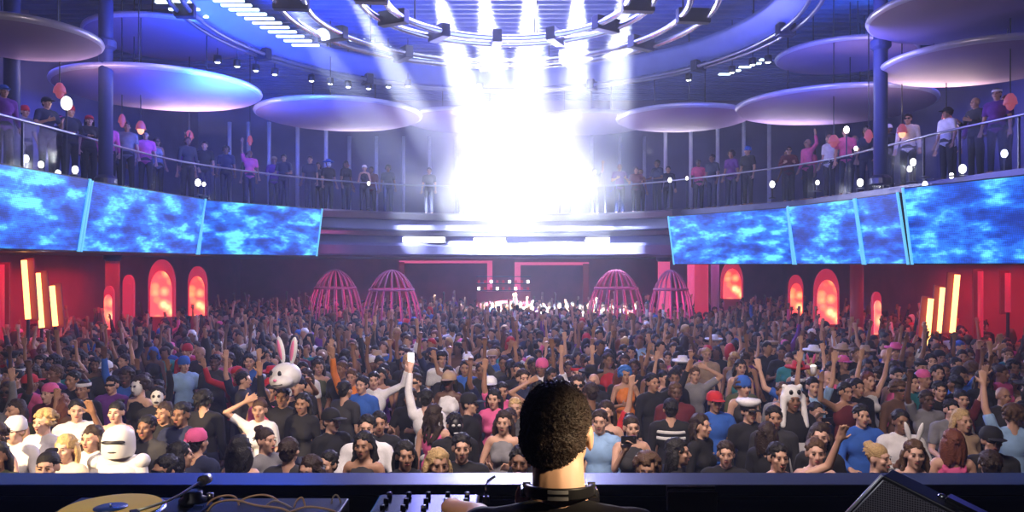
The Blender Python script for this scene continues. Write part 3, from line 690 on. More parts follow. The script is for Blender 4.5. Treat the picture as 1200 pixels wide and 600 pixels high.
def hat_geo(kind):
    g = G(); c = np.array((0, 0, HZ))
    if kind == 'cap': g.add(lathe([(.098, .03), (.099, .06), (.085, .1), (.05, .128), (.001, .135)], c=c+(0, .02, 0), n=24, sx=.92)); g.add(ell(c+(0, -.115, .045), (.07, .075, .008)))
    if kind == 'beanie': g.add(lathe([(.096, .02), (.1, .04), (.098, .06), (.09, .1), (.055, .14), (.001, .15)], c=c+(0, .02, 0), n=24, sx=.92))
    if kind == 'cowboy_hat':
        g.add(lathe([(.19, .085), (.185, .07), (.1, .05), (.092, .11), (.075, .16), (.03, .165), (.001, .15)], c=c+(0, .02, 0), n=28, sx=.9, sy=1)); g.add(lathe([(.19, .085), (.185, .095), (.1, .065)], c=c+(0, .02, 0), n=28, sx=.9))
    if kind == 'peaked_cap':
        g.add(lathe([(.094, .03), (.094, .07)], c=c+(0, .02, 0), n=24, sx=.92), 1); g.add(lathe([(.094, .07), (.13, .11), (.12, .13), (.001, .14)], c=c+(0, .02, 0), n=24), 0); g.add(ell(c+(0, -.1, .035), (.07, .05, .008)), 1)
    if kind == 'bandana': g.add(lathe([(.095, .035), (.098, .05), (.09, .09), (.06, .125), (.001, .138)], c=c+(0, .025, 0), n=24, sx=.92)); g.add(ell(c+(.02, .13, .0), (.02, .02, .06)))
    if kind == 'bunny_ears':
        g.add(rings([c+(.09*math.cos(a), .02, .02+.1*math.sin(a)) for a in np.linspace(0, PI, 14)], .008, 6))
        for s in (-1, 1): g.add(ell(c+(s*.05, .02, .2), (.022, .012, .09), (0, s*.25, 0)))
    if kind == 'headband': g.add(lathe([(.091, .05), (.094, .055), (.094, .085), (.09, .09)], c=c+(0, .02, 0), n=24, sx=.92))
    if kind != 'bunny_ears':
        o_ = c+(0, .015, .03); g.v = [(v-o_)*(1.1, 1.1, 1.12)+o_ for v in g.v]
    return g
def mask_geo(kind):
    g = G(); c = np.array((0, 0, HZ))
    if kind == 'white_mask' or kind == 'black_mask' or kind == 'skull_mask':
        g.add(ell(c+(0, -.04, -.005), (.075, .068, .105)), 0); g.add(ell(c+(0, -.1, -.015), (.013, .018, .03)), 0)
        for s in (-1, 1): g.add(ell(c+(s*.03, -.1, .022), (.018, .012, .014 if kind != 'skull_mask' else .02)), 1)
        g.add(ell(c+(0, -.095, -.055), (.028, .012, .006 if kind != 'skull_mask' else .016)), 1)
    if kind == 'eye_mask':
        g.add(ell(c+(0, -.062, .018), (.074, .034, .024)), 0)
    if kind == 'sunglasses':
        for s in (-1, 1): g.add(ell(c+(s*.033, -.092, .012), (.028, .008, .02)), 0); g.add(capsule(c+(s*.06, -.085, .015), c+(s*.082, .0, .012), .004, .004, 6, 2), 0)
        g.add(capsule(c+(-.01, -.098, .015), c+(.01, -.098, .015), .004, .004, 6, 2), 0)
    return g
meshes = {}
def get(key, fn):
    if key not in meshes: meshes[key] = fn()
    return meshes[key]
def mirror(V, Fc): V = V.copy(); V[:, 0] *= -1; return V, [f[::-1] for f in Fc]
raw = {}
def raw_get(key, fn):
    if key not in raw: raw[key] = fn()
    return raw[key]
def arms_key(arms): return tuple(arms)
def body_raw(arms, fem):
    if arms[0] != arms[1] and arms > (arms[1], arms[0]):
        return mirror(*body_raw((arms[1], arms[0]), fem))
    return raw_get(('b', arms, fem), lambda: remesh(build_body(arms, fem)[0], .0085, 4200))
def shirt_raw(arms, fem, kind):
    if arms[0] != arms[1] and arms > (arms[1], arms[0]): return mirror(*shirt_raw((arms[1], arms[0]), fem, kind))
    return raw_get(('s', arms, fem, kind), lambda: remesh(build_shirt(arms, fem, kind), .013, 1100))
def body_mesh(arms, fem):
    def f():
        g = G(); g.add(body_raw(arms, fem)); face_prims(g); return g.mesh('body', [M['skin'], M['eye'], M['lips']])
    return get(('body', arms, fem), f)
def wrap(raw_, name, mats): g = G(); g.add(raw_); return g.mesh(name, mats)
def part(name, me, parent, color=None, loc=None):
    o = bpy.data.objects.new(name, me); C.objects.link(o); o.parent = parent
    if color: o.color = (*color, 1)
    if loc is not None: o.location = loc
    return o
SKIN = {'pale': (.72, .45, .34), 'fair': (.62, .37, .26), 'tan': (.45, .25, .16), 'brown': (.25, .13, .08), 'dark': (.12, .06, .04)}
HAIRC = {'black': (.008, .007, .008), 'dark-brown': (.03, .016, .01), 'brown': (.09, .045, .02), 'blond': (.5, .34, .15), 'auburn': (.16, .045, .02), 'grey': (.3, .3, .3), 'blue': (.03, .16, .5), 'ginger': (.4, .13, .04)}
CLO = {'black': (.009, .009, .012), 'charcoal': (.03, .03, .035), 'navy': (.012, .018, .06), 'dark grey': (.06, .06, .065), 'grey': (.22, .22, .24), 'white': (.8, .8, .82), 'cream': (.7, .62, .5), 'pink': (.75, .12, .32), 'red': (.5, .02, .03), 'blue': (.03, .12, .5), 'light blue': (.3, .5, .8), 'purple': (.16, .04, .3), 'teal': (.03, .25, .28), 'brown': (.12, .06, .035), 'olive': (.08, .09, .04), 'maroon': (.12, .012, .02), 'orange': (.7, .2, .03), 'tan': (.42, .3, .2), 'yellow': (.75, .55, .08)}
HS = ['short', 'long', 'curly', 'bun', 'ponytail', None]
HW = {'short': 'short', 'long': 'long', 'curly': 'curly', 'bun': 'tied-up', 'ponytail': 'ponytailed', None: 'shaved'}
people = []
def person(x, y, z0, rot, label, arms=('down', 'down'), fem=False, skin='fair', hair='short', haircol='black', shirt='tee', shirtcol='black', trcol='navy', hat=None, hatcol='black', mask=None, group=None, scale=1., lean=0):
    me = body_mesh(arms, fem)
    o = bpy.data.objects.new('person', me); C.objects.link(o)
    o.location = (x, y, z0); o.rotation_euler = (lean, 0, rot); o.scale = (scale,)*3
    o.color = (*SKIN[skin], 1); tag(o, label, 'person', group)
    part('trousers', get('trousers', lambda: wrap(remesh(build_trousers(), .016, 700), 'trousers', [M['cloth']])), o, CLO[trcol])
    nm = {'tee': 't_shirt', 'long': 'long_sleeved_top', 'tank': 'tank_top'}[shirt]
    part(nm, get(('shirt', arms, fem, shirt), lambda: wrap(shirt_raw(arms, fem, shirt), nm, [M['cloth']])), o, CLO[shirtcol] if isinstance(shirtcol, str) else shirtcol)
    if hair:
        vr = len(people) % 3
        part('hair', get(('hair', hair, vr), lambda: wrap(hair_geo(hair, vr), 'hair', [M['hair']])), o, HAIRC[haircol])
    if hat: part(hat, get(('hat', hat), lambda: hat_geo(hat).mesh(hat, [M['cloth'], M['mask_black']])), o, CLO[hatcol])
    if mask:
        ms = {'white_mask': ['mask_white', 'mask_black'], 'skull_mask': ['mask_white', 'mask_black'], 'black_mask': ['mask_black', 'mask_white'], 'eye_mask': ['mask_black'], 'sunglasses': ['mask_black']}[mask]
        part(mask, get(('mask', mask), lambda: mask_geo(mask).mesh(mask, [M[q] for q in ms])), o)
    people.append((x, y)); return o
def phone(o, arms, fem, lit, lab):
    side = 0 if arms[0] == 'phone' else 1; s = -1 if side == 0 else 1
    S, E, Wr, d, _ = arm_points(s, 'phone', (s*(.155 if fem else .185), .01, 1.41))
    p = Wr+d*.1+np.array([0, -.02, 0])
    mw = Matrix.Translation(o.location) @ o.rotation_euler.to_matrix().to_4x4() @ Matrix.Scale(o.scale[0], 4)
    t = empty('mobile_phone', mw @ Vector(p), o.rotation_euler.z); tag(t, lab, 'phone', 'phones held up in the crowd')
    part('case', get('phcase', lambda: G().add(box((0, 0, .04), (.15, .012, .075))).mesh('case', [M['black']], False)), t)
    part('display', get('phscreen', lambda: G().add(box((0, .008, .04), (.138, .004, .066))).mesh('display', [M['blue_led2']], False)), t)
    part('camera_light', get('phled'+str(lit), lambda: G().add(ell((.05, -.008, .055), (.008 if not lit else .03, .004, .008 if not lit else .03), n=10, h=3)).mesh('camera_light', [M['flash' if lit else 'mask_black']])), t)
def at_head(px, py, scale=1.):
    d = (CAMZ-HZ*scale)*F/(py-HY); return (px-600)/F*d, d
# --- people that can be told one by one in the photograph: px, py of the head, and their look
D = ('down', 'down')
SPEC = [
 (17, 506, dict(shirt='long', shirtcol='white', haircol='blond', skin='pale', hat='beanie', hatcol='white', arms=('low', 'chest')), 'person in a white knit hat and white top in the glare by the booth'),
 (47, 497, dict(shirt='tee', shirtcol='white', haircol='blond', hair='curly', skin='pale', arms=('chest', 'chest')), 'curly blond person in a glaring white T-shirt'),
 (57, 462, dict(shirt='long', shirtcol='maroon', hat='bandana', hatcol='pink', skin='pale'), 'person with a crimson head scarf behind the blond one in white'),
 (76, 527, dict(shirt='tee', shirtcol='cream', haircol='blond', hair='long', skin='pale', fem=True, arms=('low', 'down')), 'long blond-haired person in a cream top leaning at the ledge'),
 (73, 474, dict(shirt='long', shirtcol='brown', haircol='auburn', hair='long', fem=True, rot=2.6), 'auburn long-haired person seen from behind in the bright corner'),
 (90, 482, dict(shirt='long', shirtcol='white', haircol='black', skin='pale', rot=.5), 'dark-haired person in a white long-sleeved top beside the auburn hair'),
 (86, 459, dict(shirt='long', shirtcol='black', hat='headband', hatcol='white', haircol='black', skin='tan'), 'person in black with a shining white band round the head'),
 (107, 515, dict(shirt='tee', shirtcol='white', haircol='dark-brown', hair='long', fem=True, skin='fair', arms=('low', 'chest')), 'dark long-haired person in white beside the white helmet'),
 (136, 484, dict(shirt='tank', shirtcol='cream', haircol='black', hair='bun', fem=True, skin='pale'), 'bare-shouldered person with tied-up black hair behind the white helmet'),
 (124, 433, dict(shirt='long', shirtcol='charcoal', hat='cap', hatcol='white', skin='tan'), 'person in charcoal with a white cap below the red record side lamps'),
 (131, 452, dict(shirt='long', shirtcol='purple', haircol='black', mask='eye_mask'), 'person in purple with a black eye mask'),
 (171, 502, dict(shirt='tee', shirtcol='charcoal', haircol='black', skin='brown', arms=('wave', 'down')), 'dark-skinned person in charcoal with one elbow out beside the white helmet'),
 (185, 465, dict(shirt='long', shirtcol='black', mask='skull_mask', haircol='black', skin='pale'), 'person in black with a pale skull-painted mask'),
 (192, 485, dict(shirt='long', shirtcol='black', haircol='dark-brown', hair='long', fem=True, skin='tan'), 'long brown-haired person in black right before the skull-painted mask'),
 (216, 428, dict(shirt='tee', shirtcol='light blue', hat='beanie', hatcol='blue', haircol='brown', rot=.7), 'person with a blue hat and light blue top'),
 (219, 412, dict(shirt='long', shirtcol='red', hat='beanie', hatcol='red', haircol='brown'), 'person in a red hat over the blue-hatted one'),
 (188, 392, dict(shirt='long', shirtcol='blue', hat='beanie', hatcol='blue', haircol='brown'), 'person in a bright blue hat in front of the record side arched lamps'),
 (254, 421, dict(shirt='tee', shirtcol='tan', haircol='ginger', skin='fair'), 'person with tan shirt and pale ginger hair'),
 (232, 519, dict(shirt='long', shirtcol='navy', hat='bandana', hatcol='pink', haircol='black', rot=2.8), 'person seen from behind wearing a bright pink bandana'),
 (212, 535, dict(shirt='tee', shirtcol='black', haircol='black', hair='long', fem=True, rot=2.2), 'black long-haired person turned away next to the pink bandana'),
 (240, 470, dict(shirt='long', shirtcol='black', haircol='black', rot=3.0, hair='curly'), 'person seen from behind with a mop of black curls'),
 (286, 446, dict(shirt='long', shirtcol='charcoal', haircol='black', rot=1.6), 'black-haired person in charcoal in profile by the rabbit head'),
 (283, 528, dict(shirt='tank', shirtcol='black', haircol='black', hair='long', fem=True, rot=2.8, skin='fair', scale=1.03), 'person from behind with very long black hair and bare arms'),
 (312, 517, dict(shirt='tee', shirtcol='grey', haircol='dark-brown', hair='bun', fem=True, rot=1.1), 'person in grey in profile with brown tied-up hair'),
 (331, 533, dict(shirt='tee', shirtcol='charcoal', haircol='dark-brown', rot=3.0), 'short-haired person from behind in charcoal at the ledge under the rabbit head'),
 (304, 481, dict(shirt='tee', shirtcol='white', haircol='brown', hair='bun', fem=True, skin='fair', arms=('head', 'down')), 'person in white with one arm folded over the head below the rabbit head'),
 (354, 474, dict(shirt='long', shirtcol='black', haircol='black', hair='long', fem=True, skin='tan'), 'person in black with long black hair below the rabbit head'),
 (389, 494, dict(shirt='long', shirtcol='black', hat='cap', hatcol='black', rot=.9, skin='fair'), 'person in profile with a black cap and black sweater'),
 (405, 458, dict(shirt='tee', shirtcol='charcoal', haircol='black', rot=2.6), 'person turned away before the blue and orange shirts'),
 (424, 452, dict(shirt='tee', shirtcol='blue', haircol='black', rot=-.3), 'person in a vivid blue T-shirt between white tops'),
 (412, 443, dict(shirt='long', shirtcol='orange', haircol='brown', arms=('up', 'down'), skin='tan'), 'person in an orange top with one arm raised'),
 (437, 447, dict(shirt='long', shirtcol='white', haircol='black', arms=('down', 'wave')), 'person in white long sleeves with one bent arm beside the vivid blue shirt'),
 (426, 523, dict(shirt='tank', shirtcol='charcoal', haircol='black', hair='long', fem=True, skin='tan'), 'person with curly long black hair in a charcoal tank top facing the booth'),
 (475, 535, dict(shirt='tee', shirtcol='black', haircol='black', skin='tan', rot=.3, hair='long', fem=True), 'tan-faced person in black with long hair low at the ledge'),
 (500, 468, dict(shirt='long', shirtcol='white', haircol='black', arms=('down', 'up'), rot=3.0, skin='pale'), 'person from behind in a white shirt with one sleeve thrown up'),
 (509, 487, dict(shirt='tank', shirtcol='pink', haircol='dark-brown', hair='long', fem=True, rot=2.9, skin='fair'), 'person from behind in a pink top with long brown hair'),
 (541, 526, dict(shirt='tee', shirtcol='black', haircol='black', skin='fair', arms=('low', 'low'), scale=1.02), 'dark-haired person in a black T-shirt leaning at the ledge, facing the booth'),
 (551, 474, dict(shirt='long', shirtcol='black', hat='cap', hatcol='black', rot=1.1, skin='fair'), 'person in profile in a black cap above the black mask'),
 (533, 499, dict(shirt='long', shirtcol='black', mask='black_mask', haircol='black'), 'person in a black mask with white eye holes'),
 (575, 470, dict(shirt='tee', shirtcol='pink', haircol='black', hair='long', fem=True), 'person in a pink T-shirt close beside the DJ head'),
 (590, 496, dict(shirt='tank', shirtcol='grey', haircol='dark-brown', hair='long', fem=True, arms=('chest', 'chest'), skin='fair'), 'person in a grey tank top with hands joined beside the DJ'),
 (545, 432, dict(shirt='tee', shirtcol='blue', haircol='black', skin='tan', arms=('wave', 'down')), 'person in a blue T-shirt with an arm bent up in front of the DJ'),
 (703, 495, dict(shirt='long', shirtcol='light blue', haircol='dark-brown', skin='fair', arms=('low', 'low')), 'person in a light blue shirt just past the DJ ear'),
 (740, 502, dict(shirt='tank', shirtcol='charcoal', haircol='dark-brown', hair='bun', fem=True, arms=('phone', 'chest'), skin='fair'), 'person taking a photograph with a phone held to the face'),
 (733, 440, dict(shirt='tank', shirtcol='orange', haircol='blue', hair='curly', skin='tan', fem=True, arms=('chest', 'chest')), 'person in a curly blue wig with an orange top'),
 (786, 480, dict(shirt='long', shirtcol='black', haircol='black', rot=3.0), 'person from behind in a black sweater with white stripes'),
 (795, 531, dict(shirt='tee', shirtcol='black', haircol='black', hair='long', fem=True, rot=1.3), 'black-haired person bent forward below the striped sweater'),
 (822, 500, dict(shirt='long', shirtcol='black', haircol='dark-brown', hair='long', fem=True, rot=.8), 'person in black with brown long hair beside the striped sweater'),
 (838, 472, dict(shirt='tee', shirtcol='blue', hat='cap', hatcol='red', skin='tan', arms=('low', 'chest')), 'person in a red cap and a bright blue shirt'),
 (814, 440, dict(shirt='tee', shirtcol='grey', haircol='brown', skin='fair', arms=('down', 'head')), 'person in a grey T-shirt with one hand behind the head'),
 (837, 402, dict(shirt='long', shirtcol='charcoal', hat='cowboy_hat', hatcol='white'), 'person in a white cowboy hat amid the crowd'),
 (828, 416, dict(shirt='tee', shirtcol='tan', haircol='blond', skin='fair'), 'blond-haired person in tan below the cowboy hat'),
 (878, 483, dict(shirt='long', shirtcol='black', hat='peaked_cap', hatcol='white', skin='fair'), 'person in black with a white-topped peaked cap'),
 (905, 408, dict(shirt='long', shirtcol='charcoal', hat='peaked_cap', hatcol='tan'), 'person in a tan-topped peaked cap farther back'),
 (900, 510, dict(shirt='long', shirtcol='black', haircol='dark-brown', hair='long', fem=True, rot=2.5), 'brown long-haired person turned away by the white hood'),
 (912, 537, dict(shirt='tank', shirtcol='white', haircol='black', hair='short', skin='fair', arms=('down', 'wave')), 'fair person in a white tank top low at the ledge below the white hood'),
 (955, 534, dict(shirt='tank', shirtcol='cream', haircol='brown', hair='short', fem=True, skin='pale'), 'brightly lit brown-haired person in a cream top at the ledge'),
 (991, 460, dict(shirt='tank', shirtcol='maroon', haircol='black', skin='tan', arms=('wave', 'down')), 'person in maroon with an arm high, holding a glowing drink'),
 (1054, 458, dict(shirt='long', shirtcol='brown', haircol='brown', hair='curly', mask='eye_mask', skin='brown'), 'person in a shaggy brown costume behind the open white coat'),
 (1056, 495, dict(shirt='long', shirtcol='white', haircol='black', skin='brown', arms=('chest', 'chest')), 'person in an open white coat over black'),
 (1010, 488, dict(shirt='long', shirtcol='blue', haircol='black', arms=('low', 'down')), 'person in a blue shirt beside the open white coat'),
 (1030, 538, dict(shirt='tee', shirtcol='black', haircol='blond', hair='bun', skin='pale', rot=.6, fem=True, arms=('low', 'low')), 'blond person in black folding pale arms on the ledge'),
 (1070, 537, dict(shirt='tank', shirtcol='white', haircol='brown', hair='long', fem=True, skin='pale', hat='bunny_ears', hatcol='white'), 'person with white animal ears low at the ledge'),
 (1116, 519, dict(shirt='tank', shirtcol='pink', haircol='auburn', hair='long', fem=True, rot=2.9, skin='fair'), 'auburn long-haired person from behind in pink at the ledge'),
 (1128, 494, dict(shirt='tee', shirtcol='tan', haircol='blond', hair='long', fem=True, skin='fair'), 'blond long-haired person in tan behind the auburn hair'),
 (1160, 520, dict(shirt='long', shirtcol='charcoal', hat='cap', hatcol='black', mask='eye_mask'), 'person in charcoal with a black cap and dark eye mask near the wedge speaker'),
 (1160, 546, dict(shirt='tee', shirtcol='dark grey', haircol='dark-brown', rot=2.8), 'person from behind in dark grey low by the wedge speaker'),
 (1186, 488, dict(shirt='tee', shirtcol='light blue', haircol='brown', hair='curly', skin='fair', arms=('down', 'up'), rot=2.9), 'person in a light blue T-shirt from behind with one pale arm straight up'),
 (1176, 465, dict(shirt='long', shirtcol='charcoal', haircol='grey', hair=None, skin='tan'), 'shaved-headed person in charcoal behind the pale raised arm'),
 (1005, 455, dict(shirt='long', shirtcol='black', haircol='black', skin='tan', arms=('chest', 'down')), 'person in black with a hand at the chest beside the glowing drink'),
]
# figures with things of their own come first
def special():
    # white helmet
    x, y = at_head(139, 521); o = person(x, y, 0, .1, 'person in a plain white rounded helmet with a dark visor and white armour', ('low', 'low'), shirt='long', shirtcol='white', trcol='white', hair=None, skin='fair', scale=1.02)
    g = G(); c = (0, 0, HZ); g.add(lathe([(.13, -.13), (.142, -.09), (.14, .02), (.125, .08), (.085, .125), (.04, .142), (.001, .146)], c=c, n=32, sy=1.08)); 
    h = part('helmet', g.mesh('helmet', [M['mask_white']]), o)
    g = G(); g.add(ell((0, -.12, HZ+.015), (.105, .04, .022), (-.1, 0, 0))); g.add(ell((0, -.128, HZ-.07), (.05, .03, .014))); part('visor', g.mesh('visor', [M['mask_black']]), h)
    g = G(); g.add(ell((0, -.02, 1.3), (.19, .13, .15))); g.add(ell((-.2, .01, 1.43), (.075, .08, .07))); g.add(ell((.2, .01, 1.43), (.075, .08, .07))); part('armour', g.mesh('armour', [M['mask_white']]), o)
    # rabbit head carried high
    x, y = at_head(331, 466); o = person(x, y, 0, 0, 'person in black holding up the big white rabbit head', ('up', 'down'), shirt='long', shirtcol='black', skin='tan')
    t = empty('rabbit_head', (x+.02, y-.06, 2.2), -.5); t.location = U(335, 440, y-.2); tag(t, 'big white plush rabbit head with pink ears held above the crowd', 'mask')
    t.scale = (.95,)*3
    g = G(); g.add(ell((0, 0, 0), (.2, .2, .17))); g.add(ell((.08, -.16, -.06), (.15, .14, .085))); g.add(ell((-.1, -.06, -.06), (.1, .1, .08)))
    hd = part('head_shell', wrap(remesh(g, .014, 3000), 'head_shell', [M['mask_white']]), t)
    for s in (-1, 1):
        e = part('ear', G().add(ell((s*.11+.02, 0, .33), (.06, .03, .18), (0, s*.22-.05, 0))).mesh('ear', [M['mask_white']]), t); part('ear_lining', G().add(ell((s*.11+.02, -.014, .33), (.035, .024, .14), (0, s*.22-.05, 0))).mesh('ear_lining', [M['pink']]), e)
        part('eye', G().add(ell((s*.075, -.185, .05), (.027, .02, .036))).mesh('eye', [M['mask_black']]), t)
    part('nose', G().add(ell((.11, -.3, -.02), (.025, .02, .018))).mesh('nose', [M['pink']]), t); part('mouth', G().add(rings([(.0, -.25, -.1), (.09, -.3, -.085), (.19, -.25, -.07)], .008, 6)).mesh('mouth', [M['mask_black']]), t)
    # white hood
    x, y = at_head(929, 481); o = person(x, y, 0, 0, 'person in a long white animal hood with black eye patches and a black top', ('down', 'chest'), shirt='long', shirtcol='black', trcol='white', hair=None, skin='brown', scale=1.07)
    g = G(); g.add(ell((0, .03, HZ+.06), (.11, .11, .11))); g.add(ell((0, .06, HZ-.1), (.1, .06, .15)))
    for s in (-1, 1): g.add(capsule((s*.1, 0, HZ+.04), (s*.125, -.06, HZ-.26), .038, .03)); g.add(ell((s*.085, .02, HZ+.15), (.03, .02, .03)))
    hh = part('hood', wrap(remesh(g, .012, 2000), 'hood', [M['mask_white']]), o)
    for s in (-1, 1): part('eye_patch', G().add(ell((s*.042, -.068, HZ+.1), (.022, .014, .028))).mesh('eye_patch', [M['mask_black']]), hh)
    g = G(); g.add(box((0, -.16, .95), (.26, .02, .5))); part('white_panel', g.mesh('white_panel', [M['mask_white']], False), o)
special()
for px, py, k, lb in SPEC:
    k = dict(k); rot = k.pop('rot', R.uniform(-.25, .25)); sc = k.get('scale', 1)
    x, y = at_head(px, py, sc)
    for _ in range(12):
        c = [(a, b) for a, b in people if math.hypot(a-x, b-y) < .4]
        if not c: break
        a, b = c[0]; dd = math.hypot(a-x, b-y)+1e-4; x += (x-a)/dd*(.41-dd)*.5+R.uniform(-.01, .01); y += (y-b)/dd*(.41-dd)*.6+.03
    o = person(x, y, 0, rot, lb, **k)
    if 'striped' not in lb and 'stripes' in lb:
        for z in (1.36, 1.29):
            part('stripe', G().add(lathe([(.188, z), (.192, z+.005), (.192, z+.03), (.187, z+.035)], n=32, sy=.66)).mesh('stripe', [M['mask_white']]), o)
    if 'phone' in k.get('arms', ()): phone(o, k['arms'], k.get('fem', False), False, 'dark mobile phone held before the face beside the DJ ear')
    if 'glowing drink' in lb and 'arm high' in lb:
        S, E, Wr, d, _ = arm_points(-1, 'wave', (-.185, .01, 1.41)); p = Vector(Wr+d*.16)+o.location
        t = empty('drinking_glass', p); tag(t, 'glowing pale drink raised in a hand on the speaker side', 'drink')
        part('tumbler', G().add(lathe([(.001, -.05), (.032, -.05), (.04, .06), (.036, .06), (.03, -.04), (.001, -.04)], n=16)).mesh('tumbler', [M['mask_white']]), t); part('light', G().add(ell((0, 0, .05), (.033, .033, .02))).mesh('light', [M['flash']]), t)
    if 'one sleeve thrown up' in lb:
        S, E, Wr, d, _ = arm_points(1, 'up', (.185, .01, 1.41)); p = o.matrix_basis @ Vector(Wr+d*.14)
        t = empty('mobile_phone', p, -.2); tag(t, 'white glowing phone in the hand of the thrown-up white sleeve', 'phone', 'phones held up in the crowd'); part('case', G().add(box((0, 0, .03), (.085, .012, .15))).mesh('case', [M['mask_white']], False), t); part('display', G().add(box((0, -.008, .03), (.075, .003, .135))).mesh('display', [M['flash']], False), t)
# --- everyone else on the floor
POSES = [(('down', 'down'), 'arms down', 60), (('up', 'down'), 'one arm straight up', 8), (('down', 'up'), 'one arm straight up', 8), (('up', 'up'), 'both arms up', 5), (('fist', 'down'), 'one fist up', 6), (('down', 'fist'), 'one fist up', 6), (('phone', 'down'), 'holding up a phone', 5), (('chest', 'chest'), 'hands together', 8), (('wave', 'down'), 'one arm bent up', 5), (('down', 'wave'), 'one arm bent up', 5), (('head', 'down'), 'hand on head', 3), (('low', 'point'), 'one arm pointing', 4), (('low', 'low'), 'forearms forward', 6)]
TOPC = ['black']*32+['charcoal']*8+['navy']*7+['dark grey']*5+['grey']*3+['white']*7+['cream']*2+['pink']*2+['red']*2+['blue']*3+['light blue']*2+['purple']*4+['teal']*2+['brown']*3+['olive']*2+['maroon']*3+['tan']*2
HC = ['black']*16+['dark-brown']*12+['brown']*3+['blond']*1+['auburn']*1
SK = ['pale']*1+['fair']*5+['tan']*7+['brown']*6+['dark']*2
HATS = [None]*30+['cap']*3+['beanie', 'cowboy_hat', 'headband', 'bunny_ears', 'bandana', 'peaked_cap']
MASKS = [None]*46+['white_mask', 'eye_mask', 'sunglasses', 'sunglasses']
ZC = ['beyond the yellow record', 'past the tonearm', 'by the pink bandana', 'around the rabbit head', 'below the wide cage', 'beside the DJ, record side', 'straight before the DJ', 'past the DJ ear', 'by the red cap', 'around the white hood', 'by the white coat', 'beyond the wedge speaker']
def zband(py): return 'near the ledge' if py > 505 else 'few rows in' if py > 465 else 'mid-floor' if py > 435 else 'farther in'
used = set()
def pick(q): return q[R.randrange(len(q))]
def pose():
    t = R.uniform(0, sum(p[2] for p in POSES))
    for p in POSES:
        t -= p[2]
        if t <= 0: return p
    return POSES[0]
def look():
    a, pt, _ = pose(); fem = R.random() < .42; hair = pick(['short']*10+['curly', None] if not fem else ['long']*6+['bun', 'ponytail', 'curly'])
    hat = pick(HATS); mask = pick(MASKS); sh = pick(['tee', 'tee', 'long'] if not fem else ['tank', 'tee', 'tank'])
    return dict(arms=a, fem=fem, hair=hair, haircol=pick(HC), hat=hat, hatcol=pick(['white', 'black', 'red', 'pink', 'blue', 'white', 'tan']), mask=mask, shirt=sh, shirtcol=pick(TOPC), skin=pick(SK), trcol=pick(['navy', 'black', 'charcoal'])), pt
def words_of(k, pt, away):
    w = []
    hw = (HW[k['hair']]+'-headed' if k['hair'] is None else '%s %s hair' % (HW[k['hair']], k['haircol']))
    top = k['shirtcol']+' '+{'tee': 'T-shirt', 'long': 'sweater', 'tank': 'tank top'}[k['shirt']]
    acc = '%s %s' % (k['hatcol'], k['hat'].replace('_', ' ')) if k['hat'] else (k['mask'].replace('_', ' ') if k['mask'] else hw)
    return '%s, %s, %s%s' % (top, acc, pt, ', turned away' if away else '')
PHN = [0]
COLS = [((px-600)/F*d, d) for px, d in ((132, 21.2), (1004, 20.6), (822, 28), (838, 28.4), (810, 30), (778, 27), (127, 20.5), (150, 22.5), (189, 22), (231, 24.5), (858, 27), (933, 25), (969, 22), (1028, 19))]
slots = []
yy = 6.15; row = 0
while yy < 33.5:
    wid = min(yy*.70+.5, 12.2); xx = -wid+(row % 2)*.27
    while xx < wid:
        slots.append((xx+R.uniform(-.11, .11), yy+R.uniform(-.12, .12))); xx += .53+max(0, yy-14)*.004
    yy += .5+max(0, yy-12)*.010; row += 1
def free(x, y, m=.4): return all(abs(a-x) > m or math.hypot(a-x, b-y) > m for a, b in people)
NIND = 245; nind = 0; far = []
for x, y in slots:
    if any(math.hypot(x-(q[0]-600)/F*q[1], y-q[1]) < q[2]/2*q[1]/F+.35 for q in CAGES): continue
    if abs(x) > 12.4 or not free(x, y, .36): continue
    if any(math.hypot(x-a, y-b) < .55 for a, b in COLS) or (abs(x+.35) < 1.6 and 31 < y < 32.2): continue
    if nind >= NIND: far.append((x, y)); continue
    sc = R.uniform(.93, 1.05); px = 600+x/y*F; py = HY+(CAMZ-HZ*sc)/y*F
    if px < -12 or px > 1212: continue
    if py > 556: continue
    if any(abs(px-q[0]) < 19 and 6 < py-q[1] < 48 for q in SPEC+[(139, 521), (331, 466), (929, 481), (929, 505)]): continue
    zone = ZC[min(11, max(0, int(px//100)))]; zb = zband(py)
    away = R.random() < .16
    for _ in range(60):
        k, pt = look()
        plab = 'phone held up by the one in '+words_of(k, pt, away).split(',')[0]+', '+zone
        if 'phone' in k['arms'] and plab in used: continue
        if py > 470 and (k['hat'] or k['mask'] == 'white_mask'): k['hat'] = None; k['mask'] = None
        if any(abs(px-a_) < 48 and 0 < py-b_ < 95 for a_, b_ in ((333, 432), (929, 468), (478, 430))) and any(q_ in ('up', 'fist', 'wave', 'head') for q_ in k['arms']): continue
        if py > 500: 
            if k['arms'] in (('up', 'up'), ('up', 'down'), ('down', 'up')): continue
        lb = 'person in '+words_of(k, pt, away)+', '+zb+' '+zone
        if len(lb.replace('-', ' ').split()) > 17: lb = 'person in '+words_of(k, pt, away)+', '+zone
        if len(lb.split()) > 16: continue
        if lb not in used: break
    used.add(lb); rot = R.uniform(-.45, .45)+(PI if away else 0)
    o = person(x, y, 0, rot, lb, group='dancers on the floor', scale=sc, **k); nind += 1
    if 'phone' in k['arms']:
        used.add(plab); phone(o, k['arms'], k['fem'], R.random() < .4, plab)
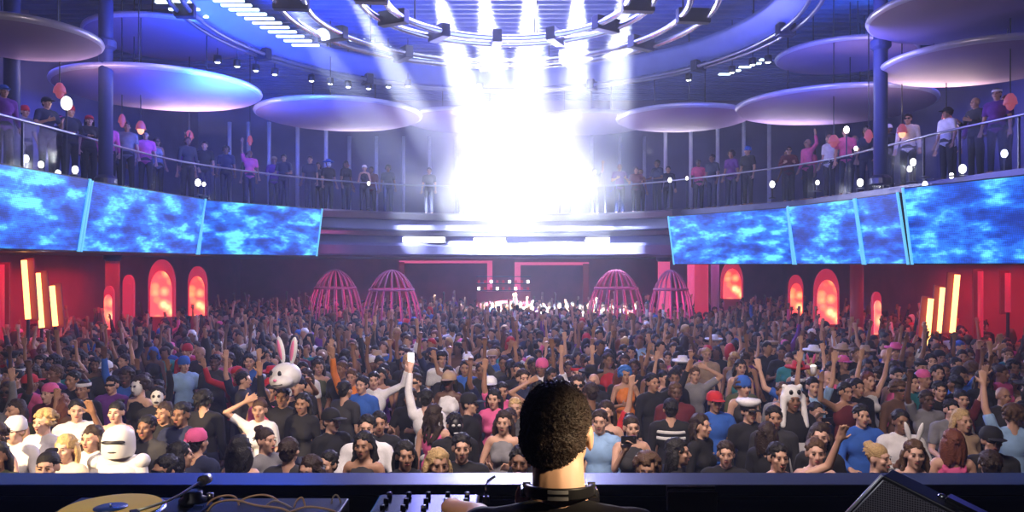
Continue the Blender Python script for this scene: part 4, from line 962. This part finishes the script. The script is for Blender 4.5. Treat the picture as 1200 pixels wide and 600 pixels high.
# --- people along the upper balcony
bp = edge[2:-2]
def along(poly, step):
    out = []; carry = 0
    for (a, b), (c, d) in zip(poly, poly[1:]):
        L_ = math.hypot(c-a, d-b); t = carry
        while t < L_: out.append((a+(c-a)*t/L_, b+(d-b)*t/L_, math.atan2(d-b, c-a))); t += step
        carry = t-L_
    return out
bal = 0
def balcony_at(px):
    return 'over the large near screen' if px < 90 or px > 1060 else 'over the middle screen' if px < 232 else 'over the smallest screen' if px < 385 else 'by the glaring lamps' if px < 790 else 'over the farthest screen' if px < 930 else 'over the joined screens'
for rowi, (o_, st) in enumerate(((.55, .72), (1.5, 1.05))):
    for (x, y, a) in along([(-9.65, 12.8)]+bp, st):
        nx, ny = -math.sin(a), math.cos(a)
        x += nx*o_+R.uniform(-.1, .1); y += ny*o_+R.uniform(-.1, .1)
        px = 600+x/y*F
        if px < -15 or px > 1215 or R.random() < .14 or not free(x, y, .34): continue
        if 470 < px < 730 and rowi: continue
        for _ in range(50):
            k, pt = look()
            k['shirtcol'] = pick(['white', 'navy', 'navy', 'black', 'black', 'grey', 'purple', 'pink', 'light blue', 'charcoal', 'charcoal', 'maroon'])
            side = 'record side' if px < 600 else 'speaker side'
            lb = 'balcony person in '+words_of(k, pt, False)+', '+('%s, %s' % (balcony_at(px), side))
            if len(lb.split()) <= 16 and lb not in used: break
        used.add(lb)
        face = math.atan2(-(0-x), (12-y))+PI
        o = person(x, y, BZ, face+R.uniform(-.6, .6), lb, group='people on the balcony', scale=R.uniform(.93, 1.05), **k); bal += 1
print('individuals', nind, 'balcony', bal, 'far', len(far), 'spec', len(SPEC))
# --- the deep crowd, past the first few hundred people: one object
def low(raw_, n):
    g = G(); g.add(raw_); me = g.mesh('t'); o = bpy.data.objects.new('t', me); C.objects.link(o)
    d = o.modifiers.new('d', 'DECIMATE'); d.ratio = min(1, n/max(1, sum(len(f)-2 for f in raw_[1])))
    dg = bpy.context.evaluated_depsgraph_get(); dg.update(); e = o.evaluated_get(dg).data
    V = np.empty(len(e.vertices)*3); e.vertices.foreach_get('co', V); Fc = [tuple(p.vertices) for p in e.polygons]
    bpy.data.objects.remove(o); bpy.data.meshes.remove(me); return V.reshape(-1, 3), Fc
hl = {h: low(hair_geo(h), 110) for h in ('short', 'long', 'curly', 'bun')}
tl = low(remesh(build_trousers(), .016, 700), 90)
temps = []
for arms, _, wgt in POSES:
    if arms == ('phone', 'down'): continue
    for fem in (False, True):
        for sh in (('tee', 'long') if not fem else ('tank', 'tee')):
            temps.append((low(body_raw(arms, fem), 420), low(shirt_raw(arms, fem, sh), 130), fem, wgt))
Vs = []; Ls = []; Cs = []; n0 = 0; cnts = []
for (x, y) in far:
    t = R.uniform(0, sum(q[3] for q in temps))
    for q in temps:
        t -= q[3]
        if t <= 0: break
    hk = pick(['short']*5+['curly'] if not q[2] else ['long']*4+['bun'])
    rot = R.uniform(-.5, .5)+(PI if R.random() < .15 else 0); sc = R.uniform(.92, 1.06); c, s = math.cos(rot)*sc, math.sin(rot)*sc
    for (V, Fc), col in ((q[0], SKIN[pick(SK)]), (q[1], CLO[pick(TOPC)]), (tl, CLO['navy']), (hl[hk], HAIRC[pick(HC)] if R.random() > .06 else CLO[pick(['white', 'red', 'pink', 'blue'])])):
        W_ = np.empty_like(V); W_[:, 0] = c*V[:, 0]-s*V[:, 1]+x; W_[:, 1] = s*V[:, 0]+c*V[:, 1]+y; W_[:, 2] = V[:, 2]*sc
        Vs.append(W_); Cs.append(np.tile(np.array([*col, 1.]), (len(V), 1)))
        for f in Fc: Ls.append([i+n0 for i in f])
        n0 += len(V)
V = np.concatenate(Vs); me = bpy.data.meshes.new('crowd'); 
tot = np.array([len(f) for f in Ls]); flat = np.concatenate([np.array(f) for f in Ls])
me.vertices.add(len(V)); me.vertices.foreach_set('co', V.ravel().astype(np.float32)); me.loops.add(len(flat)); me.loops.foreach_set('vertex_index', flat.astype(np.int32))
me.polygons.add(len(tot)); me.polygons.foreach_set('loop_start', np.concatenate([[0], np.cumsum(tot)[:-1]]).astype(np.int32)); me.polygons.foreach_set('use_smooth', np.ones(len(tot), bool)); me.update(calc_edges=True)
at = me.color_attributes.new('tone', 'FLOAT_COLOR', 'POINT'); at.data.foreach_set('color', np.concatenate(Cs).ravel().astype(np.float32))
me.materials.append(M['crowd'])
o = bpy.data.objects.new('distant_crowd', me); C.objects.link(o); tag(o, 'dense distant crowd of dancers filling the back of the floor', 'crowd', kind='stuff')
# ------------------------------------------------------------------ DJ booth
SZ = 1.25
struct('stage_floor', G().add(box((0, 1.9, SZ/2), (7.4, 3.3, SZ))), M['black_mat'])
t = empty('booth_ledge', (0, 3.5, 0)); tag(t, 'long brushed metal ledge across the front of the DJ booth', 'ledge')
G().add(box((0, 0, 2.30), (7.2, .2, .05))).obj('ledge_top', M['ledge'], t, bevel=.006)
G().add(box((0, .03, 1.14+.005), (7.2, .12, 2.27))).obj('front_panel', M['black_mat'], t)
t = empty('booth_table', (0, 2.42, SZ)); tag(t, 'long black DJ booth table carrying the record deck and mixer', 'table')
TZ = 2.45
G().add(box((0, 0, TZ-SZ-.025), (4.6, .72, .05))).obj('table_top', M['black_mat'], t, bevel=.005)
for x in (-2.2, -.75, .75, 2.2):
    G().add(box((x, 0, (TZ-SZ-.05)/2), (.07, .6, TZ-SZ-.05))).obj('leg', M['black'], t, bevel=.004)
# record deck
dx, dy = -1.27, 2.43
t = empty('turntable', (dx, dy, TZ)); tag(t, 'black record player with a silver tonearm under the yellow record', 'turntable')
G().add(box((.05, .0, .035), (.49, .36, .05))).obj('plinth', M['black'], t, bevel=.008)
for sx in (-.17, .27):
    for sy in (-.14, .14): G().add(cone((sx, sy, 0), (sx, sy, .012), .025, .025, 14)).obj('foot', M['black'], t)
G().add(lathe([(.001, .058), (.155, .058), (.163, .062), (.163, .072), (.155, .076), (.001, .076)], n=64)).obj('platter', M['chrome'], t, smooth=True)
ta = G().add(lathe([(.001, .058), (.045, .058), (.045, .075), (.03, .082), (.03, .1), (.001, .1)], n=28, c=(.215, .11, 0))).obj('tonearm_base', M['dark_metal'], t, smooth=True)
G().add(rings([(.222, .175, .118), (.217, .13, .118), (.213, .1, .115), (.20, .04, .108), (.178, -.01, .102), (.145, -.05, .098), (.125, -.075, .096)], .0045, 8)).obj('tonearm', M['silver'], t, smooth=True)
G().add(cone((.228, .205, .118), (.221, .165, .118), .017, .017, 18)).obj('counterweight', M['silver'], t, smooth=True)
G().add(box((.118, -.085, .092), (.022, .04, .012), (0, 0, .7))).obj('headshell', M['black'], t, bevel=.002)
G().add(box((.262, .02, .063), (.045, .16, .008))).add(box((.262, .04, .07), (.03, .012, .012))).obj('pitch_slider', M['label_blue'], t)
G().add(cone((.26, .14, .058), (.26, .14, .085), .012, .011, 14)).obj('knob', M['chrome'], t, smooth=True)
t = empty('vinyl_record', (dx, dy, TZ+.077)); tag(t, 'bright yellow vinyl record with a dark blue centre label', 'record')
G().add(lathe([(.001, 0), (.15, 0), (.151, .002), (.15, .004), (.001, .004)], n=72)).obj('disc', M['yellow'], t, smooth=False)
G().add(lathe([(.001, .0045), (.05, .0045), (.05, .0058), (.001, .0058)], n=48)).obj('centre_label', M['label_blue'], t, smooth=True)
G().add(cone((0, 0, .005), (0, 0, .016), .0035, .003, 10)).obj('spindle', M['chrome'], t, smooth=True)
# mixer
t = empty('mixer', (-.28, 2.42, TZ)); tag(t, 'black DJ mixer with small knobs under the DJ hand', 'mixer')
G().add(box((0, 0, .035), (.34, .38, .07))).obj('casing', M['black_gloss'], t, bevel=.008)
for i in range(5):
    for j in range(4): G().add(cone((-.13+i*.065, .15-j*.07, .07), (-.13+i*.065, .15-j*.07, .088), .009, .008, 12)).obj('knob', M['black' if (i+j) % 4 else 'chrome'], t, smooth=True)
for i in range(4): G().add(box((-.12+i*.08, -.13, .076), (.02, .012, .02))).obj('fader', M['chrome'], t)
t = empty('cable_plug', (-.085, 2.52, TZ+.07)); tag(t, 'silver bent jack plug standing up from the mixer', 'plug')
G().add(cone((0, 0, 0), (0, 0, .02), .012, .01, 12)).obj('collar', M['dark_metal'], t); G().add(rings([(0, 0, .015), (-.004, 0, .05), (.006, 0, .07), (.03, .0, .085)], .005, 8)).obj('stem', M['chrome'], t, smooth=True)
# loose cables
def cab(pts, lab, m='cable', r=.0035):
    P_ = smooth_path([tuple(U(a, b, d)) for a, b, d in pts], 8)
    t = G().add(rings(P_, r, 7)).obj('cable', M[m], None, smooth=True); tag(t, lab, 'cable', 'loose cables between record deck and mixer')
t = empty('cable_box', (-.80, 2.5, TZ)); tag(t, 'low black connector box under the tangle of tan cables', 'box')
G().add(box((0, 0, .03), (.5, .2, .06))).obj('casing', M['black'], t, bevel=.005)
for i in range(6): G().add(cone((-.2+.08*i, -.101, .03), (-.2+.08*i, -.112, .03), .012, .012, 12)).obj('socket', M['chrome'], t)
cab([(238, 603, 2.5), (246, 588, 2.5), (262, 581, 2.5), (277, 584, 2.52), (282, 603, 2.52)], 'tan cable forming the arch beside the tonearm')
cab([(240, 604, 2.46), (252, 590, 2.46), (275, 586, 2.46), (300, 592, 2.46), (330, 596, 2.44), (345, 604, 2.44)], 'tan cable sagging low across the first arch')
cab([(268, 603, 2.55), (284, 586, 2.55), (305, 580, 2.55), (322, 584, 2.55), (334, 597, 2.55), (336, 606, 2.55)], 'tan cable making the second, wider arch')
cab([(343, 604, 2.5), (346, 590, 2.5), (353, 583, 2.5), (357, 590, 2.5), (358, 604, 2.5)], 'thin tan cable in a narrow upright loop', r=.003)
cab([(340, 600, 2.46), (360, 594, 2.46), (385, 597, 2.46), (400, 603, 2.46)], 'tan cable lying flat before the narrow loop')
cab([(388, 604, 2.54), (389, 586, 2.54), (394, 580, 2.54), (399, 588, 2.54), (399, 604, 2.54)], 'grey-brown cable loop at the end of the tangle', 'cable_grey', .003)
cab([(300, 606, 2.5), (318, 588, 2.5), (332, 590, 2.5), (350, 600, 2.5), (362, 606, 2.5)], 'grey cable crossing behind the wide arch', 'cable_grey')
cab([(476, 604, 2.5), (481, 597, 2.5), (488, 596, 2.5), (495, 600, 2.5), (497, 606, 2.5)], 'small tan cable loop next to the mixer', r=.003)
# folder and wedge speaker
t = empty('card_folder', (.62, 2.66, TZ)); tag(t, 'brown card folder standing on the booth table beside the DJ shoulder', 'folder')
G().add(box((0, 0, .04), (.17, .012, .085), (-.12, 0, 0))).obj('back_cover', M['brown'], t, bevel=.003); G().add(box((.0, -.02, .035), (.17, .006, .07), (.1, 0, 0))).obj('front_cover', M['brown'], t); G().add(box((0, -.01, .038), (.16, .006, .07))).obj('paper', M['cable_grey'], t)
def grille_mat():
    m, nt, b = nodes('speaker_grille'); tc = nt.nodes.new('ShaderNodeTexCoord')
    v = nt.nodes.new('ShaderNodeTexVoronoi'); v.inputs['Scale'].default_value = 140; v.inputs['Randomness'].default_value = 0
    nt.links.new(tc.outputs['Object'], v.inputs['Vector']); cr = nt.nodes.new('ShaderNodeValToRGB'); e = cr.color_ramp.elements
    e[0].position = .25; e[0].color = (.004, .004, .005, 1); e[1].position = .5; e[1].color = (.2, .19, .22, 1)
    nt.links.new(v.outputs['Distance'], cr.inputs[0]); nt.links.new(cr.outputs[0], b.inputs['Base Color']); b.inputs['Roughness'].default_value = .5; b.inputs['Metallic'].default_value = .3
    return m
M['grille'] = grille_mat()
t = empty('wedge_speaker', (1.16, 2.40, TZ), -math.atan2(.67, .74)); tag(t, 'black wedge monitor speaker with perforated side and silver edge', 'speaker')
def prof_xz(poly, y0, y1):
    n = len(poly); V = [(x, y0, z) for x, z in poly]+[(x, y1, z) for x, z in poly]
    return np.array(V), [tuple(range(n)), tuple(range(2*n-1, n-1, -1))]+[(i, n+i, n+(i+1) % n, (i+1) % n) for i in range(n)]
pl = [(-.144, .0), (0, .191), (.42, .043), (.42, .0)]
G().add(prof_xz(pl, 0, .1)).obj('cabinet', M['black'], t, bevel=.004)
G().add(prof_xz([(-.128, .006), (0, .178), (.40, .038), (.40, .006)], -.006, -.001)).obj('grille', M['grille'], t)
G().add(rings([(-.146, -.006, .002), (-.002, -.006, .192)], .005, 8)).obj('edge_strip', M['silver'], t, smooth=True)
G().add(rings([(-.131, -.01, .002), (.003, -.01, .178)], .002, 8)).obj('edge_strip', M['silver'], t, smooth=True)
for sx, sz in ((.15, .142), (.19, .128)): G().add(ell((sx, .06, sz), (.012, .012, .009))).obj('knob', M['chrome'], t, smooth=True)
G().add(box((.24, .06, .115), (.16, .05, .02), (0, .34, 0))).obj('handle', M['black_gloss'], t, bevel=.004)

# ------------------------------------------------------------------ the DJ
HC_ = np.array((.110, 1.86, 2.906))
TURN = np.array(Euler((0, 0, math.radians(-24))).to_matrix())
def turn(g, a=0):
    for i in range(a, len(g.v)): g.v[i] = (g.v[i]-HC_) @ TURN.T + HC_
def dj():
    g = G(); c = HC_
    # head, facing the crowd (+y), seen from behind
    g.add(ell(c+(0, -.01, .012), (.078, .097, .09))); g.add(ell(c+(0, -.03, -.02), (.074, .075, .08))); g.add(ell(c+(0, .035, -.05), (.06, .062, .07))); g.add(ell(c+(0, .07, -.095), (.024, .022, .02)))
    g.add(ell(c+(0, .075, .025), (.05, .018, .014))); g.add(capsule(c+(0, .09, .01), c+(0, .112, -.028), .008, .014, 10, 4)); g.add(ell(c+(0, .098, -.032), (.02, .013, .01)))
    for s in (-1, 1):
        g.add(ell(c+(s*.079, .012, -.022), (.009, .021, .032), (0, 0, s*.25))); g.add(ell(c+(s*.043, .07, -.02), (.026, .02, .02)))
    turn(g)
    for s in (-1, 1):
        g.add(capsule(c+(s*.03, -.055, -.08), c+(s*.034, -.075, -.17), .027, .034))
    g.add(capsule(c+(0, -.02, -.06), c+(0, -.07, -.19), .061, .064))
    nb_ = c+(0, -.08, -.185)
    shz = 2.668
    g.add(capsule(nb_+(0, 0, .0), (c[0]-.13, 1.765, shz+.012), .05, .052)); g.add(capsule(nb_+(0, 0, .0), (c[0]+.13, 1.765, shz+.012), .05, .052))
    sh = [np.array((c[0]-.175, 1.775, shz)), np.array((c[0]+.175, 1.775, shz))]
    g.add(capsule(sh[0], sh[1], .06, .06)); g.add(ell((c[0], 1.72, 2.53), (.175, .115, .18))); g.add(ell((c[0], 1.67, 2.33), (.15, .11, .17))); g.add(ell((c[0], 1.63, 2.15), (.17, .12, .13)))
    E = [np.array((-.088, 2.0, 2.64)), np.array((.42, 1.86, 2.46))]; Wr = [np.array((-.175, 2.22, 2.595)), np.array((.34, 2.09, 2.52))]
    for i, s in ((0, -1), (1, 1)):
        g.add(capsule(sh[i], E[i], .052, .038, 16, 5)); g.add(capsule(E[i], Wr[i], .038, .026, 16, 5))
    hand(g, Wr[0], np.array((.0, 1., -.2)), 1); hand(g, Wr[1], np.array((-.1, 1., -.15)), -1)
    for s in (-1, 1):
        g.add(capsule((c[0]+s*.09, 1.63, 2.1), (c[0]+s*.11, 1.67, 1.72), .088, .06)); g.add(capsule((c[0]+s*.11, 1.67, 1.72), (c[0]+s*.13, 1.62, SZ+.1), .06, .04)); g.add(capsule((c[0]+s*.13, 1.6, SZ+.045), (c[0]+s*.145, 1.78, SZ+.035), .043, .033))
    body = remesh(g, .0055, 42000, 3)
    gg = G(); gg.add(body)
    for s in (-1, 1): gg.add(ell(c+(s*.031, .085, .0), (.0135, .007, .0075), n=10, h=4), 1); gg.add(ell(c+(s*.032, .093, .022), (.02, .006, .0045), n=10, h=3), 1)
    gg.add(ell(c+(0, .094, -.062), (.024, .009, .0085), n=10, h=3), 2)
    turn(gg, 1)
    me = gg.mesh('dj_person', [M['skin'], M['eye'], M['lips']]); o = bpy.data.objects.new('dj_person', me); C.objects.link(o); o.color = (.66, .40, .27, 1)
    tag(o, 'person with cropped dark hair and black T-shirt seen from behind at the DJ booth', 'person')
    # t-shirt
    g = G(); g.add(capsule((c[0]-.12, 1.765, shz+.008), (c[0]+.12, 1.765, shz+.008), .071, .071)); g.add(capsule(sh[0], sh[1], .071, .071)); g.add(ell((c[0], 1.72, 2.53), (.19, .13, .19))); g.add(ell((c[0], 1.67, 2.33), (.168, .126, .18))); g.add(lathe([(.001, 2.0), (.185, 2.0), (.17, 2.3), (.001, 2.3)], c=(c[0], 1.64, 0), n=32, sy=.75))
    g.add(capsule((c[0]-.05, 1.765, 2.695), (c[0]+.05, 1.765, 2.695), .062, .062)); 
    for s in (-1, 1): g.add(capsule((c[0]+s*.03, 1.77, 2.705), (c[0]+s*.13, 1.772, shz+.015), .058, .058))
    for i in (0, 1): e_ = sh[i]+(E[i]-sh[i])*(.12 if i == 0 else .7); g.add(capsule(sh[i], e_, .068, .062, 16, 5)); g.add(cone(sh[i], sh[i]+(E[i]-sh[i])*(.3 if i == 0 else .85), .068, .06, 20))
    s_ = part('t_shirt', wrap(remesh(g, .006, 14000, 3), 't_shirt', [M['cloth']]), o, (.006, .0055, .0065))
    g = G(); g.add(ell((c[0], 1.63, 2.16), (.182, .135, .12)))
    for s in (-1, 1): g.add(capsule((c[0]+s*.09, 1.63, 2.1), (c[0]+s*.11, 1.67, 1.72), .1, .072)); g.add(cone((c[0]+s*.11, 1.67, 1.74), (c[0]+s*.13, 1.62, SZ+.08), .072, .058))
    part('trousers', wrap(remesh(g, .012, 3000, 2), 'trousers', [M['cloth']]), o, CLO['navy'])
    # hair: a close cap of hair covered with short tufts
    def hairline(p):  # points of the skull covered by hair
        q = p-c
        low = -.078+.10*max(0, abs(q[0])-.045)/.04*.5
        if q[1] > .0: low = max(low, -.01+.7*max(0, q[1]-.02))
        return q[2] > low
    g = G(); g.add(ell(c+(0, -.012, .020), (.083, .100, .096))); g.add(ell(c+(0, -.036, -.02), (.080, .080, .070))); g.add(ell(c+(0, -.045, -.055), (.062, .062, .035)))
    Vh, Fh = remesh(g, .005, 14000, 3)
    keep = [f for f in Fh if all(hairline(Vh[i]) for i in f)]
    gh = G(); gh.add((Vh, keep)); 
    rr = random.Random(3); idx = sorted({i for f in keep for i in f}); cen = c+(0, -.01, .0)
    cr_ = np.array(c)+(0.004, -.075, .075)
    for _ in range(9000):
        p = Vh[idx[rr.randrange(len(idx))]]+np.array([rr.uniform(-.002, .002) for _ in range(3)]); n_ = p-cen; n_ /= np.linalg.norm(n_)
        if p[1] > c[1]+.09: continue
        sw = np.cross(n_, p-cr_); sw /= np.linalg.norm(sw)+1e-6; dn = np.array([0, 0, -1.])
        d = n_*.55+dn*.5+sw*.5+np.array([rr.uniform(-.5, .5) for _ in range(3)]); d /= np.linalg.norm(d); ln = rr.uniform(.004, .008)
        u, v, _w = frame_of(d); w = .0011; a = p-n_*.002
        m_ = a+d*ln*.6+n_*.001; e = a+d*ln-n_*.002
        gh.add((np.array([a+u*w, a-u*w*.5+v*w, a-u*w*.5-v*w, m_+u*w*.8, m_-u*w*.4+v*w*.8, m_-u*w*.4-v*w*.8, e]), [(0, 1, 4, 3), (1, 2, 5, 4), (2, 0, 3, 5), (3, 4, 6), (4, 5, 6), (5, 3, 6)]))
    turn(gh)
    part('hair', gh.mesh('hair', [M['hair']]), o, (.028, .015, .009))
    return o
def hand(g, w, d, side):
    d = d/np.linalg.norm(d); nrm = np.array([0, 0, -1.]); nrm = nrm-d*np.dot(nrm, d); nrm /= np.linalg.norm(nrm); lat = np.cross(d, nrm)*side*-1
    g.add(capsule(w, w+d*.03, .027, .03))
    for k in (-1.3, -.4, .4, 1.3): g.add(capsule(w+d*.02+lat*k*.014, w+d*.085+lat*k*.017, .0155, .0135, 10, 4))
    for k, ln in ((-1.5, .065), (-.5, .078), (.5, .084), (1.5, .072)):
        b = w+d*.085+lat*k*.0195; m1 = b+(d*.9+nrm*.15+lat*k*.06)*ln*.45; m2 = m1+(d*.7+nrm*.6)*ln*.33; e = m2+(d*.35+nrm*.8)*ln*.22
        g.add(capsule(b, m1, .0098, .0092, 10, 4)); g.add(capsule(m1, m2, .0092, .0085, 10, 4)); g.add(capsule(m2, e, .0085, .0075, 10, 4))
    th = lat*.8+d*.5+nrm*.35; th /= np.linalg.norm(th); b = w+d*.02+lat*.02; m_ = b+th*.048; g.add(capsule(b, m_, .0155, .0125, 10, 4)); g.add(capsule(m_, m_+(th*.5+d*.8)*.034, .012, .0095, 10, 4))
DJ = dj()
# headphones resting round the neck
t = empty('headphones', (HC_[0], 1.80, 2.775)); tag(t, 'black headphones with silver hinges resting around the DJ neck', 'headphones'); t.rotation_euler = (-.12, 0, 0)
def arc(r1_, r2_, a0, a1, z, w, h, n=32):
    V = []; Fc = []
    for i in range(n+1):
        a = a0+(a1-a0)*i/n; cx, cy = math.cos(a), math.sin(a)
        for rx, zz in ((1, z-h/2), (1, z+h/2), (0, z+h/2), (0, z-h/2)): V.append(((r1_-w*(1-rx))*cx, (r2_-w*(1-rx))*cy, zz))
    for i in range(n):
        for j in range(4): Fc.append((i*4+j, (i+1)*4+j, (i+1)*4+(j+1) % 4, i*4+(j+1) % 4))
    Fc += [(3, 2, 1, 0), (n*4, n*4+1, n*4+2, n*4+3)]; return np.array(V), Fc
G().add(arc(.082, .088, PI*1.02, PI*1.98, 0, .012, .026)).obj('headband', M['black'], t, smooth=False, bevel=.003)
for z in (.006, -.008): G().add(arc(.084, .092, PI*1.38, PI*1.56, z, .005, .008, 10)).obj('silver_plate', M['silver'], t)
for s in (-1, 1):
    e = G().add(cone((s*.086, .045, -.03), (s*.05, .07, -.035), .034, .034, 28)).obj('ear_cup', M['black_gloss'], t, smooth=False, bevel=.006)
    G().add(lathe([(.018, -.008), (.03, -.01), (.034, 0), (.03, .01), (.018, .008)], n=24)).obj('ear_pad', M['black_mat'], e, smooth=True).location = (s*.045, .075, -.036)
    G().add(box((s*.084, .02, -.01), (.012, .05, .02))).obj('hinge', M['chrome'], t, bevel=.002)

# ------------------------------------------------------------------ added haze volumes: one blooms the far lamp glare, one brightens the beams
def added_haze_mat(HAZE_D):
    m = bpy.data.materials.new('added_haze'); m.use_nodes = True; nt = m.node_tree; N_ = nt.nodes; Lk = nt.links
    N_.remove(N_['Principled BSDF']); v = N_.new('ShaderNodeVolumeScatter'); v.inputs['Anisotropy'].default_value = .2; v.inputs['Color'].default_value = (.93, .95, 1, 1)
    tc = N_.new('ShaderNodeTexCoord'); mp = N_.new('ShaderNodeMapping'); mp.inputs['Location'].default_value = (-1, -1, -1); mp.inputs['Scale'].default_value = (2, 2, 2)
    Lk.new(tc.outputs['Generated'], mp.inputs[0]); ln = N_.new('ShaderNodeVectorMath'); ln.operation = 'LENGTH'; Lk.new(mp.outputs[0], ln.inputs[0])
    mr = N_.new('ShaderNodeMapRange'); mr.interpolation_type = 'SMOOTHSTEP'; mr.inputs[1].default_value = .98; mr.inputs[2].default_value = .05; mr.inputs[3].default_value = 0; mr.inputs[4].default_value = HAZE_D
    Lk.new(ln.outputs['Value'], mr.inputs[0]); Lk.new(mr.outputs[0], v.inputs['Density']); Lk.new(v.outputs[0], N_['Material Output'].inputs['Volume'])
    return m
g = G().add(ell((0, 0, 0), (5.4, 2.5, 3.9), n=32, h=12)); o = g.obj('added_haze', added_haze_mat(.17), None, smooth=True); o.location = (.35, 25.7, 7.3); tag(o, 'added white haze that spreads the glare of the far balcony lamps', 'glare_haze', kind='stuff')
g = G().add(ell((0, 0, 0), (5.0, 6.0, 3.4), n=32, h=12)); o = g.obj('added_haze', added_haze_mat(.026), None, smooth=True); o.location = (.2, 19.4, 8.3); tag(o, 'thin added haze under the ceiling rings that brightens the white beams', 'glare_haze', kind='stuff')
